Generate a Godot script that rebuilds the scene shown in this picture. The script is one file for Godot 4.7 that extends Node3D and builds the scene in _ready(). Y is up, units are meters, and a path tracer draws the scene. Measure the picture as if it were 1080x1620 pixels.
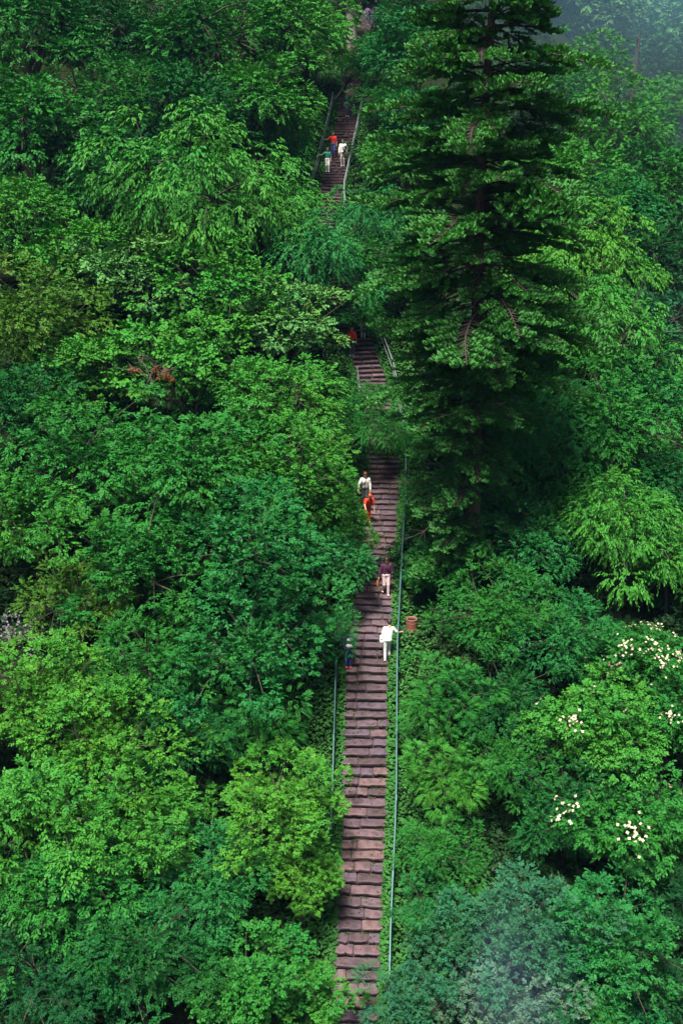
extends Node3D
# A stone stairway climbing a wooded mountain spur, seen from a cable car. y up, metres, the view runs along -z.

const FOCAL := 1575.0            # focal length in photograph pixels (1080 x 1620)
const PITCH := 19.3
const EYE := Vector3(0, 30, 0)
var view_basis := Basis(Vector3.RIGHT, deg_to_rad(-PITCH))
var taken := {}
var bump_noise := FastNoiseLite.new()
var lump_noise := FastNoiseLite.new()
var M := {}

# stair centre line: distance ahead, x, height, width
var path := [
	[17.0, 0.2, 0.6, 1.45], [23.5, 0.4, 4.5, 1.45], [25.9, 0.53, 5.9, 1.5], [29.55, 0.80, 8.05, 1.62], [35.1, 1.0, 11.3, 1.75], [36.1, 1.1, 11.9, 1.75],
	[39.96, 1.51, 13.4, 1.6], [44.0, 1.93, 14.9, 1.5], [47.7, 2.12, 16.3, 1.5], [54.2, 1.72, 18.8, 1.6], [57.7, 0.85, 20.8, 1.6],
	[63.0, -0.45, 23.8, 1.6], [69.6, -0.89, 27.6, 1.6], [79.2, 0.42, 33.05, 1.6], [84.0, 0.8, 35.7, 1.6], [95.0, 1.6, 40.0, 1.6],
	[110.0, 2.3, 44.0, 1.6], [125.0, 3.0, 50.0, 1.6], [160.0, 3.0, 68.0, 1.6], [420.0, 3.0, 190.0, 1.6]]


func _ready():
	# ---- camera, sky, sun, exposure ----
	var cam := Camera3D.new(); cam.name = "camera"; cam.position = EYE; cam.basis = view_basis
	cam.fov = rad_to_deg(2.0 * atan(810.0 / FOCAL)); cam.near = 0.1; cam.far = 1500.0
	add_child(cam); cam.current = true
	var env := Environment.new(); env.background_mode = Environment.BG_SKY
	var psm := ProceduralSkyMaterial.new()
	psm.sky_top_color = Color(0.93, 0.96, 1.0); psm.sky_horizon_color = Color(0.55, 0.62, 0.68); psm.sky_curve = 0.35
	psm.ground_bottom_color = Color(0.05, 0.08, 0.05); psm.ground_horizon_color = Color(0.30, 0.36, 0.36)
	psm.sun_angle_max = 1.0; psm.sky_energy_multiplier = 0.31; psm.ground_energy_multiplier = 0.31
	var sky := Sky.new(); sky.sky_material = psm; env.sky = sky
	env.tonemap_mode = Environment.TONE_MAPPER_LINEAR; env.tonemap_exposure = 7.1
	env.sdfgi_enabled = true; env.ssao_enabled = true; env.ssil_enabled = true
	env.fog_enabled = true; env.fog_density = 0.00016; env.fog_light_color = Color(0.50, 0.68, 0.95)
	env.volumetric_fog_enabled = true; env.volumetric_fog_density = 0.0
	var we := WorldEnvironment.new(); we.name = "environment"; we.environment = env; add_child(we)
	var sun := DirectionalLight3D.new(); sun.name = "sun"; sun.light_energy = 0.5; sun.light_angular_distance = 13.0
	sun.light_color = Color(1.0, 0.97, 0.9); sun.shadow_enabled = true
	add_child(sun); sun.look_at_from_position(Vector3.ZERO, Vector3(0.14, -1.0, -0.36), Vector3.FORWARD)

	bump_noise.seed = 5; bump_noise.frequency = 0.06
	lump_noise.seed = 9; lump_noise.frequency = 0.9
	make_materials()
	build_terrain()
	build_stairs()
	build_railings()
	build_trees()
	build_fir()
	build_undergrowth()
	build_small_things()
	build_people()
	build_mist()


# ------------------------------------------------------------------ helpers
func numbered(called: String) -> String:
	var n: int = taken.get(called, 0); taken[called] = n + 1
	return called if n == 0 else "%s_%03d" % [called, n]

func thing(called: String, label: String, category: String, at := Vector3.ZERO, turn := 0.0, group := "") -> Node3D:
	var o := Node3D.new(); o.name = numbered(called); add_child(o, true)
	o.position = at; o.rotation.y = turn; tag(o, label, category, group)
	return o

func tag(o: Node, label: String, category: String, group := ""):
	o.set_meta("label", label); o.set_meta("category", category)
	if group != "": o.set_meta("group", group)

func part(called: String, mesh: Mesh, mat: Material, parent: Node) -> MeshInstance3D:
	var o := MeshInstance3D.new(); o.name = numbered(called) if parent == self else called
	o.mesh = mesh
	if mat: o.set_surface_override_material(0, mat)
	parent.add_child(o, true)
	return o

func lin(r: float, g: float, b: float) -> Color:
	return Color(r, g, b).linear_to_srgb()

func ray(px: float, py: float) -> Vector3:
	return view_basis * Vector3((px - 540.0) / FOCAL, -(py - 810.0) / FOCAL, -1.0)

func depth_of(p: Vector3) -> float:
	return -(view_basis.inverse() * (p - EYE)).z

func path_at(h: float) -> Vector3:          # x, y, width
	var n := path.size()
	if h <= path[0][0]: return Vector3(path[0][1], path[0][2] - (path[0][0] - h) * 0.4, path[0][3])
	for i in n - 1:
		if h <= path[i + 1][0]:
			var t: float = (h - path[i][0]) / (path[i + 1][0] - path[i][0])
			return Vector3(lerpf(path[i][1], path[i + 1][1], t), lerpf(path[i][2], path[i + 1][2], t), lerpf(path[i][3], path[i + 1][3], t))
	return Vector3(path[n - 1][1], path[n - 1][2], path[n - 1][3])

func land(x: float, z: float) -> float:     # the natural ground
	var h := -z
	var p := path_at(h)
	var u := x - p.x
	var y := p.y
	if u < 0.0:
		y += maxf(-u - 2.0, 0.0) * 0.10
	else:
		y -= clampf(u - 3.0, 0.0, 9.0) * 0.10 + maxf(u - 12.0, 0.0) * 0.62
	y += bump_noise.get_noise_2d(x, z) * clampf(absf(u) - 2.0, 0.0, 6.0) * 0.22
	var floor_y := -14.0 + 0.03 * maxf(h, 0.0)
	var far_hill := -18.0 + maxf(h - 150.0, 0.0) * 0.62 + maxf(x - 60.0, 0.0) * 0.22 + bump_noise.get_noise_2d(x * 0.25, z * 0.25) * 14.0
	return maxf(maxf(y, floor_y), minf(far_hill, 170.0))

func ground(x: float, z: float) -> float:   # the sheet, sunk under the stairs
	var p := path_at(-z)
	var u := absf(x - p.x)
	return land(x, z) - 0.5 * (1.0 - smoothstep(p.z * 0.5 - 0.1, p.z * 0.5 + 0.5, u))

func hit(px: float, py: float, above: float) -> Vector3:
	var d := ray(px, py)
	var t := 16.0
	while t < 330.0:
		var p := EYE + d * t
		if p.y <= land(p.x, p.z) + above: return p
		t += 0.2
	return EYE + d * 330.0

func basis_to(y: Vector3) -> Basis:
	var x := Vector3(1, 0, 0) if absf(y.x) < 0.8 else Vector3(0, 0, 1)
	var z := x.cross(y).normalized()
	return Basis(y.cross(z).normalized(), y, z)

class Soup:                                 # collects triangles with normals and colours
	var v := PackedVector3Array(); var n := PackedVector3Array(); var c := PackedColorArray(); var i := PackedInt32Array()
	func leaf(b: Vector3, d: Vector3, up: Vector3, ll: float, lw: float, fold: float, bend: float, col: Color):
		var s := d.cross(up).normalized()
		var nn := s.cross(d)
		var k := v.size()
		var m1 := b + d * (ll * 0.3) + nn * fold * lw; var m2 := b + d * (ll * 0.66) + nn * (fold * lw - bend * ll * 0.35)
		var s1 := s * (lw * 0.40); var s2 := s * (lw * 0.48)
		v.push_back(b); v.push_back(m1 + s1); v.push_back(m2 + s2); v.push_back(b + d * ll - nn * (bend * ll)); v.push_back(m2 - s2); v.push_back(m1 - s1)
		var nr := (nn - s * 0.35).normalized(); var nl := (nn + s * 0.35).normalized()
		n.push_back(nn); n.push_back(nr); n.push_back(nr); n.push_back((nn + d * 0.3).normalized()); n.push_back(nl); n.push_back(nl)
		for q in 6: c.push_back(col)
		for q in [0, 1, 2, 0, 2, 3, 0, 3, 4, 0, 4, 5]: i.push_back(k + q)
	func tube(pts: Array, radii: Array, sides: int, col := Color.WHITE, capped := false):
		var rings := pts.size(); var k := v.size()
		for r in rings:
			var dirv: Vector3 = (pts[mini(r + 1, rings - 1)] - pts[maxi(r - 1, 0)]).normalized()
			var x := Vector3(1, 0, 0) if absf(dirv.x) < 0.8 else Vector3(0, 0, 1)
			var bz := x.cross(dirv).normalized(); var bx := dirv.cross(bz)
			for s in sides:
				var a := TAU * s / sides
				var o := bx * cos(a) + bz * sin(a)
				v.push_back(pts[r] + o * radii[r]); n.push_back(o); c.push_back(col)
		for r in rings - 1:
			for s in sides:
				var a := k + r * sides + s; var b := k + r * sides + (s + 1) % sides
				i.append_array([a, a + sides, b, b, a + sides, b + sides])
		if capped:
			for e in [0, rings - 1]:
				var cn: Vector3 = (pts[0] - pts[1]).normalized() if e == 0 else (pts[rings - 1] - pts[rings - 2]).normalized()
				var kk := v.size()
				v.push_back(pts[e]); n.push_back(cn); c.push_back(col)
				for s in sides:
					v.push_back(v[k + e * sides + s]); n.push_back(cn); c.push_back(col)
				for s in sides:
					if e == 0: i.append_array([kk, kk + 1 + s, kk + 1 + (s + 1) % sides])
					else: i.append_array([kk, kk + 1 + (s + 1) % sides, kk + 1 + s])
	func add_to(mesh: ArrayMesh, mat: Material):
		i.reverse()                          # front faces run clockwise
		var a := []; a.resize(Mesh.ARRAY_MAX)
		a[Mesh.ARRAY_VERTEX] = v; a[Mesh.ARRAY_NORMAL] = n; a[Mesh.ARRAY_COLOR] = c; a[Mesh.ARRAY_INDEX] = i
		mesh.add_surface_from_arrays(Mesh.PRIMITIVE_TRIANGLES, a)
		mesh.surface_set_material(mesh.get_surface_count() - 1, mat)
	func mesh(mat: Material) -> ArrayMesh:
		var m := ArrayMesh.new(); add_to(m, mat); return m


# ------------------------------------------------------------------ materials
func flat_mat(c: Color, rough := 0.8, vertex := false) -> StandardMaterial3D:
	var m := StandardMaterial3D.new(); m.albedo_color = c; m.roughness = rough; m.vertex_color_use_as_albedo = vertex
	return m

func noise_tex(seed_: int, freq: float, dark: Color, mid: Color, light: Color, normal := false, size := 512) -> NoiseTexture2D:
	var f := FastNoiseLite.new(); f.seed = seed_; f.frequency = freq; f.fractal_octaves = 5; f.noise_type = FastNoiseLite.TYPE_SIMPLEX_SMOOTH
	var t := NoiseTexture2D.new(); t.width = size; t.height = size; t.seamless = true; t.noise = f
	if normal: t.as_normal_map = true; t.bump_strength = 6.0
	else:
		var g := Gradient.new(); g.offsets = PackedFloat32Array([0.2, 0.5, 0.8]); g.colors = PackedColorArray([dark, mid, light])
		t.color_ramp = g
	return t

func rough_mat(seed_: int, freq: float, dark: Color, mid: Color, light: Color, scale_: float, rough := 0.9) -> StandardMaterial3D:
	var m := StandardMaterial3D.new(); m.albedo_texture = noise_tex(seed_, freq, dark, mid, light); m.roughness = rough
	m.normal_enabled = true; m.normal_texture = noise_tex(seed_ + 1, freq * 1.6, dark, mid, light, true); m.normal_scale = 0.9
	m.uv1_triplanar = true; m.uv1_world_triplanar = true; m.uv1_scale = Vector3.ONE * scale_
	return m

func leaf_mat(c: Color, rough := 0.45, spec := 0.2, through := 0.5) -> StandardMaterial3D:
	var m := flat_mat(c, rough, true); m.metallic_specular = spec; m.cull_mode = BaseMaterial3D.CULL_DISABLED
	m.backlight_enabled = true; m.backlight = Color(through * 0.85, through, through * 0.3)
	return m

func make_materials():
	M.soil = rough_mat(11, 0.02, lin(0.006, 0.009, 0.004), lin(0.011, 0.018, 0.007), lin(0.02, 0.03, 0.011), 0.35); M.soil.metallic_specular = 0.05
	M.bark = rough_mat(21, 0.03, lin(0.02, 0.018, 0.014), lin(0.042, 0.036, 0.028), lin(0.09, 0.08, 0.065), 1.1)
	M.fir_bark = rough_mat(31, 0.03, lin(0.035, 0.022, 0.018), lin(0.09, 0.055, 0.042), lin(0.19, 0.13, 0.11), 0.9)
	M.pale_bark = rough_mat(41, 0.03, lin(0.16, 0.12, 0.12), lin(0.34, 0.27, 0.27), lin(0.52, 0.45, 0.44), 0.8)
	M.snag = rough_mat(51, 0.03, lin(0.03, 0.03, 0.036), lin(0.055, 0.054, 0.062), lin(0.10, 0.098, 0.11), 0.9)
	M.twig = flat_mat(lin(0.19, 0.155, 0.135), 0.85)
	M.brown_twig = flat_mat(lin(0.042, 0.031, 0.026), 0.9)
	M.stones = []
	for k in 6:
		var b: Array = [[0.110, 0.066, 0.082], [0.092, 0.060, 0.078], [0.120, 0.072, 0.082], [0.2, 0.12, 0.145], [0.24, 0.155, 0.185], [0.23, 0.14, 0.14]][k]
		M.stones.append(rough_mat(61 + 2 * k, 0.012, lin(b[0] * 0.62, b[1] * 0.66, b[2] * 0.66), lin(b[0], b[1], b[2]), lin(b[0] * 1.25, b[1] * 1.25, b[2] * 1.25), 0.42, 0.7) if k < 3 else M.stones[k - 3].duplicate())
		if k < 3: M.stones[k].normal_scale = 0.45
		if k >= 3: M.stones[k].albedo_color = [Color(0.82, 0.84, 0.88), Color(0.93, 0.95, 1.0), Color(0.72, 0.72, 0.76)][k - 3]
	M.core = flat_mat(lin(0.05, 0.035, 0.035), 0.95)
	M.rail = flat_mat(lin(0.05, 0.135, 0.145), 0.4); M.rail.metallic = 0.25
	M.steel = flat_mat(lin(0.24, 0.28, 0.30), 0.45); M.steel.metallic = 0.5
	M.clay = rough_mat(81, 0.03, lin(0.12, 0.04, 0.025), lin(0.22, 0.075, 0.05), lin(0.30, 0.12, 0.08), 2.0, 0.7)
	M.clay_rim = flat_mat(lin(0.25, 0.10, 0.075), 0.7)
	M.petal = flat_mat(lin(0.56, 0.51, 0.42), 0.6, true); M.petal.backlight_enabled = true; M.petal.backlight = Color(0.4, 0.4, 0.35)
	M.withered = leaf_mat(lin(0.17, 0.055, 0.02), 0.7)
	M.grey_leaf = leaf_mat(lin(0.20, 0.18, 0.23), 0.7)


# ------------------------------------------------------------------ ground
func build_terrain():
	var xs := PackedFloat32Array(); var hs := PackedFloat32Array()
	var x := -150.0
	while x < 190.0:
		xs.append(x); x += 0.7 if absf(x - 1.0) < 6.0 else (2.0 if absf(x) < 40.0 else 8.0)
	var h := -30.0
	while h < 420.0:
		hs.append(h); h += 1.4 if h > 14.0 and h < 115.0 else 7.0
	var st := SurfaceTool.new(); st.begin(Mesh.PRIMITIVE_TRIANGLES)
	for b in hs: for a in xs: st.add_vertex(Vector3(a, ground(a, -b), -b))
	var w := xs.size()
	for j in hs.size() - 1:
		for k in w - 1:
			var q := j * w + k
			for id in [q, q + w, q + 1, q + 1, q + w, q + w + 1]: st.add_index(id)
	st.generate_normals()
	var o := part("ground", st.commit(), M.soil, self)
	o.set_meta("kind", "structure"); tag(o, "dark forest floor of the steep mountainside under the trees", "ground")


# ------------------------------------------------------------------ stairs
var steps := []      # [h, tread, y, riser, x, width, yaw]

func plan_steps():
	var h := 20.0
	while h < 112.0:
		var a := path_at(h); var b := path_at(h + 0.3)
		var slope := maxf((b.y - a.y) / 0.3, 0.12); var ang := atan(slope)
		var tread := 0.39 * cos(ang); var riser := 0.39 * sin(ang)
		var c := path_at(h - 0.6); var d := path_at(h + 0.9)
		steps.append([h, tread, path_at(h + tread * 0.5).y, riser, path_at(h + tread * 0.5).x, a.z, -atan2(d.x - c.x, 1.5) * 0.75])
		h += tread

func tread_y(h: float) -> float:
	for s in steps:
		if h < s[0] + s[1]: return s[2]
	return path_at(h).y

func slab_mesh(rng: RandomNumberGenerator) -> ArrayMesh:     # 1 long (x), 1 deep (z), 1 high, top at y 0, worn front edge at +z
	var st := SurfaceTool.new(); st.begin(Mesh.PRIMITIVE_TRIANGLES); st.set_smooth_group(-1)
	var nx := 6
	var rows := []                      # profile rings from bottom front over the top to the bottom back
	for k in nx + 1:
		var t := float(k) / nx - 0.5
		var wob := rng.randf_range(-0.075, 0.06); var sag := rng.randf_range(-0.22, 0.03)
		var ends := 0.05 if k == 0 or k == nx else 0.0
		rows.append([Vector3(t, -1, 0.44 + wob), Vector3(t, -0.42, 0.5 + wob - ends), Vector3(t, -0.1 + sag * 0.6, 0.49 + wob - ends), Vector3(t, -0.01 + sag * 0.35 - ends, 0.41 + wob * 0.7),
			Vector3(t, sag * 0.25 - ends, rng.randf_range(-0.1, 0.1)), Vector3(t, -0.03 - ends, -0.46), Vector3(t, -1, -0.5)])
	for k in nx:
		for r in 6:
			var a = rows[k][r]; var b = rows[k + 1][r]; var c = rows[k + 1][r + 1]; var d = rows[k][r + 1]
			for p in [a, c, b, a, d, c]: st.add_vertex(p)
	for e in [0, nx]:
		var q = rows[e]
		for r in range(1, 6):
			for p in ([q[0], q[r], q[r + 1]] if e == nx else [q[0], q[r + 1], q[r]]): st.add_vertex(p)
	st.generate_normals()
	return st.commit()

func build_stairs():
	plan_steps()
	var rng := RandomNumberGenerator.new(); rng.seed = 77
	var root := thing("stone_stairs", "long straight flight of worn purple-brown stone steps climbing through the forest", "stairs")
	var shapes := []
	for k in 10: shapes.append(slab_mesh(rng))
	var core := Soup.new()
	var rest := SurfaceTool.new(); rest.begin(Mesh.PRIMITIVE_TRIANGLES)
	var made := 0
	for s in steps:
		var b := Basis(Vector3.UP, s[6])
		var centre := Vector3(s[4], s[2], -(s[0] + s[1] * 0.5))
		var w: float = s[5] + rng.randf_range(-0.07, 0.07)
		var shift := rng.randf_range(-0.05, 0.05)
		# the rough bed of the step, set back under the nosing
		var bw := w * 0.5 - 0.03
		var f = s[1] * 0.5 - 0.045
		var bx := [Vector3(-bw, -0.06, f), Vector3(bw, -0.06, f), Vector3(bw, -0.06, -s[1] * 0.5 - 0.2), Vector3(-bw, -0.06, -s[1] * 0.5 - 0.2)]
		var k0 := core.v.size()
		for y in [0.0, -0.75]:
			for p in bx:
				core.v.push_back(centre + b * (p + Vector3(0, y, 0))); core.n.push_back(b * Vector3(p.x * 0.2, 0.5 if y == 0.0 else 0.0, 1.0 if p.z > 0 else -0.2).normalized()); core.c.push_back(Color.WHITE)
		for q in [[0, 1, 2], [0, 2, 3], [0, 4, 1], [1, 4, 5], [1, 5, 2], [2, 5, 6], [3, 2, 7], [2, 6, 7], [0, 3, 4], [3, 7, 4]]:
			for id in q: core.i.push_back(k0 + id)
		# slabs
		var cuts := [0.0, 1.0]
		if rng.randf() < 0.22: cuts = [0.0, rng.randf_range(0.25, 0.4), rng.randf_range(0.6, 0.75), 1.0]
		elif rng.randf() < 0.93: cuts = [0.0, rng.randf_range(0.25, 0.75), 1.0]
		for k in cuts.size() - 1:
			var a: float = (cuts[k] - 0.5) * w + 0.02; var e: float = (cuts[k + 1] - 0.5) * w - 0.02
			var deep: float = s[1] + rng.randf_range(0.05, 0.085)
			var t := Transform3D(b * Basis.from_euler(Vector3(rng.randf_range(-0.03, 0.05), rng.randf_range(-0.025, 0.025), rng.randf_range(-0.02, 0.02))) * Basis.from_scale(Vector3(e - a, rng.randf_range(0.10, 0.14), deep)),
				centre + b * Vector3((a + e) * 0.5 + shift, rng.randf_range(-0.018, 0.018), s[1] * 0.5 + 0.035 - deep * 0.5 + rng.randf_range(-0.02, 0.025)))
			var shape: ArrayMesh = shapes[rng.randi() % 10]
			var mat: Material = M.stones[rng.randi() % 6]
			if s[0] < 76.0 and s[0] > 22.0 and made < 298:
				var o := part("stone_slab", shape, mat, root); o.transform = t; made += 1
			else:
				rest.append_from(shape, 0, t)
	part("stair_bed", core.mesh(M.core), M.core, root)
	var dull: StandardMaterial3D = M.stones[1].duplicate(); dull.albedo_color = Color(1.0, 0.97, 0.93)
	var r := part("stone_slabs", rest.commit(), dull, root); r.set_meta("kind", "stuff")


# ------------------------------------------------------------------ railings
func rail_point(h: float, side: float, gap: float, up: float) -> Vector3:
	var p := path_at(h); var q := path_at(h + 0.5)
	var across := Vector3(0.5, 0, (q.x - p.x)).normalized()
	return Vector3(p.x, p.y + up, -h) + across * side * (p.z * 0.5 + gap)

func railing(label: String, h0: float, h1: float, side: float, gap: float, mat: Material, rad := 0.03, double := true, every := 2.2):
	var root := thing("handrail", label, "handrail", Vector3.ZERO, 0.0, "pipe handrails along the stairs")
	var n := int((h1 - h0) / 1.1) + 1
	for up in ([1.0, 0.55] if double else [1.0]):
		var pts := []; var rr := []
		for k in n + 1:
			pts.append(rail_point(lerpf(h0, h1, float(k) / n), side, gap, up + 0.012 * sin(k * 2.1))); rr.append(rad if up > 0.9 else rad * 0.8)
		var s := Soup.new(); s.tube(pts, rr, 8, Color.WHITE, true)
		part("top_rail" if up > 0.9 else "lower_rail", s.mesh(mat), mat, root)
	var posts := int((h1 - h0) / every)
	for k in posts + 1:
		var hh := lerpf(h0 + 0.1, h1 - 0.1, float(k) / maxi(posts, 1))
		var s := Soup.new(); s.tube([rail_point(hh, side, gap, -0.45), rail_point(hh, side, gap, 1.0 - rad * 0.5)], [rad * 0.85, rad * 0.85], 7, Color.WHITE, true)
		part("post", s.mesh(mat), mat, root)
		var j := Soup.new(); j.tube([rail_point(hh - 0.09, side, gap, 1.0), rail_point(hh + 0.09, side, gap, 1.0)], [rad * 1.35, rad * 1.35], 8, Color.WHITE, true)
		part("joint", j.mesh(mat), mat, root)
	return root

func build_railings():
	var r = railing("long teal pipe handrail right of the lower and middle flights", 22.6, 48.0, 1.0, 0.30, M.rail, 0.034)
	var s := Soup.new()
	s.tube([rail_point(36.0, 1.0, 0.30, 0.9), rail_point(36.1, 1.0, 1.05, -0.25)], [0.026, 0.026], 7, Color.WHITE, true)
	part("brace", s.mesh(M.rail), M.rail, r)
	railing("teal pipe handrail left of the lower flight, half buried in creepers", 28.5, 34.5, -1.0, 0.32, M.rail, 0.028)
	railing("pale double handrail slanting down right of the short middle flight", 48.6, 59.5, 1.0, 0.32, M.steel, 0.034)
	railing("short pale handrail left of the middle flight among leaves", 51.6, 53.6, -1.0, 0.12, M.steel, 0.028)
	railing("pale pipe handrail right of the top flight", 68.0, 83.0, 1.0, 0.22, M.steel, 0.042)
	railing("double pipe handrail left of the top flight beside the red shirt", 68.0, 81.0, -1.0, 0.42, M.steel, 0.034)
	railing("thin pale handrail on the terrace high above the stairs", 100.0, 112.0, 1.0, 0.3, M.steel, 0.03, false)


# ------------------------------------------------------------------ trees
var crowns := {}     # kind -> [[crown mesh, trunk mesh, blossom mesh or null], ...]

# one crown 3 m in radius centred at (0, 4.5, 0): pads of leafy twigs round an uneven shell
func make_crown(seed_: int, o: Dictionary) -> Array:
	var rng := RandomNumberGenerator.new(); rng.seed = seed_
	var R := 3.0
	var flat: float = o.flat; var leaves := Soup.new(); var wood := Soup.new(); var blossom := Soup.new()
	var mid := Vector3(0, 4.5, 0)
	var bend := Vector3(rng.randf_range(-0.4, 0.4), 0, rng.randf_range(-0.4, 0.4))
	wood.tube([Vector3(0, -0.8, 0), Vector3(0, 0.6, 0), Vector3(0, 2.0, 0) + bend * 0.5, Vector3(0, 3.3, 0) + bend, Vector3(0, 4.8, 0) + bend * 0.8], [0.24, 0.17, 0.14, 0.11, 0.05], 7)
	var limbs := []
	for k in 7:
		var a := TAU * k / 7.0 + rng.randf_range(-0.3, 0.3)
		var e := mid + Vector3(cos(a), rng.randf_range(-0.15, 0.5), sin(a)) * R * rng.randf_range(0.4, 0.55)
		var from := Vector3(0, rng.randf_range(1.9, 3.4), 0) + bend * 0.7
		wood.tube([from, from.lerp(e, 0.5) + Vector3(0, 0.25, 0), e], [0.08, 0.06, 0.035], 5)
		limbs.append(e)
	limbs.append(mid + Vector3(0, 1.0, 0))
	var lobes: int = o.lobes
	for k in lobes:
		var yy := 1.0 - (k + 0.5) / lobes * 1.45
		var a := k * 2.39996 + rng.randf_range(-0.35, 0.35)
		var rr := sqrt(maxf(1.0 - yy * yy, 0.0))
		var dir := Vector3(cos(a) * rr, yy, sin(a) * rr)
		var lump := 1.0 + lump_noise.get_noise_3dv(dir * o.get("lump", 1.3) + Vector3(seed_, 0, 0)) * 1.15
		var lr: float = o.lobe * rng.randf_range(0.55, 1.35)
		var lc := dir * (R * lump * (rng.randf_range(0.86, 1.04) if k % 6 else 0.45) - lr * 0.7); lc.y *= flat; lc += mid
		var near_limb: Vector3 = limbs[0]
		for l in limbs:
			if l.distance_squared_to(lc) < near_limb.distance_squared_to(lc): near_limb = l
		wood.tube([near_limb, near_limb.lerp(lc, 0.5) + Vector3(0, 0.12, 0), lc], [0.04, 0.028, 0.015], 4)
		var lobe_tone := rng.randf_range(0.82, 1.2); var lobe_warm := rng.randf_range(0.72, 1.38)
		var twigs := int(o.twigs * lr * lr / (o.lobe * o.lobe))
		for t in twigs:
			var nd := Vector3(rng.randfn(), rng.randfn(), rng.randfn()).normalized()
			if nd.dot((dir + Vector3(0, 0.4, 0)).normalized()) < -0.35: nd = -nd
			var crest := 1.0 + lump_noise.get_noise_3dv(nd * 2.2 + Vector3(k * 7.0, seed_, 0)) * 0.45
			var p0 := lc + Vector3(nd.x, nd.y * o.lobe_flat, nd.z) * (lr * crest * sqrt(rng.randf_range(0.3, 1.0)))
			var td := (nd * Vector3(1, 0.7, 1) + Vector3(rng.randfn(), rng.randfn() * 0.5, rng.randfn()) * 0.45 + dir * 0.25).normalized()
			var up = (Vector3.UP + nd * o.tilt + Vector3(rng.randfn(), 0, rng.randfn()) * 0.25).normalized()
			up = (up - td * up.dot(td)).normalized()
			var tl: float = o.twig * rng.randf_range(0.6, 1.3)
			var drop: float = o.drop * tl
			var tone := lobe_tone * rng.randf_range(0.8, 1.22); var warm := lobe_warm * rng.randf_range(0.88, 1.15)
			if rng.randf() < o.get("young", 0.05): tone *= 1.45; warm *= 1.4
			elif rng.randf() < 0.006: warm *= 3.0
			var n := int(o.lpt)
			for q in n:
				var s := (q + 1.0) / n
				if o.has("pinnate"): s = (floorf(q / 2.0) * 2.0 + 1.5) / n
				var pos := p0 + td * (tl * s) - Vector3.UP * (drop * s * s)
				var side := 1.0 if q % 2 else -1.0
				var ang: float = o.spread * side * rng.randf_range(0.6, 1.2) + rng.randf_range(-0.5, 0.5) * o.mess
				if q == n - 1: ang *= 0.15
				var ld = (td.rotated(up, ang) - Vector3.UP * (o.hang * rng.randf_range(0.4, 1.3) + o.drop * s * 0.7)).normalized()
				var lu = (up + Vector3(rng.randf_range(-1, 1), rng.randf_range(-0.4, 0.6), rng.randf_range(-1, 1)) * 0.65 * o.mess).normalized()
				var v := tone * rng.randf_range(0.7, 1.35)
				var w := warm * rng.randf_range(0.85, 1.2)
				var size := rng.randf_range(0.7, 1.2)
				if o.has("pinnate"):
					ld = (td.rotated(up, 1.15 * side) - Vector3.UP * 0.1).normalized(); size = 1.15 - 0.8 * absf(s - 0.4)
				leaves.leaf(pos, ld, lu, o.ll * size, o.lw * size, 0.2, 0.15, Color(v * w, v, v * clampf(1.5 - 0.5 * w, 0.3, 2.0)))
		if o.has("bloom") and yy > 0.1 and k % 6 and rng.randf() < o.bloom:
			var fd0 := (dir + Vector3(0, 0.5, 0)).normalized(); var fb := basis_to(fd0)
			for f in rng.randi_range(10, 30):
				var sp := Vector2(rng.randfn(), rng.randfn()) * 0.36
				var fp := lc + (fd0 * lr * Vector3(1, o.lobe_flat, 1)) * rng.randf_range(0.95, 1.2) + fb.x * sp.x + fb.z * sp.y
				var fu := (fd0 + Vector3(rng.randfn(), rng.randfn(), rng.randfn()) * 0.35).normalized(); var b := basis_to(fu)
				for q in 4:
					var fd := (b.x * cos(TAU * q / 4.0 + f) + b.z * sin(TAU * q / 4.0 + f) + fu * 0.15).normalized()
					var cream := rng.randf_range(0.75, 1.0)
					blossom.leaf(fp, fd, fu, 0.08, 0.065, 0.1, 0.15, Color(1, rng.randf_range(0.9, 1.0), cream))
	return [leaves.mesh(null), wood.mesh(M.bark), blossom.mesh(M.petal) if blossom.v.size() else null]

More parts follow.
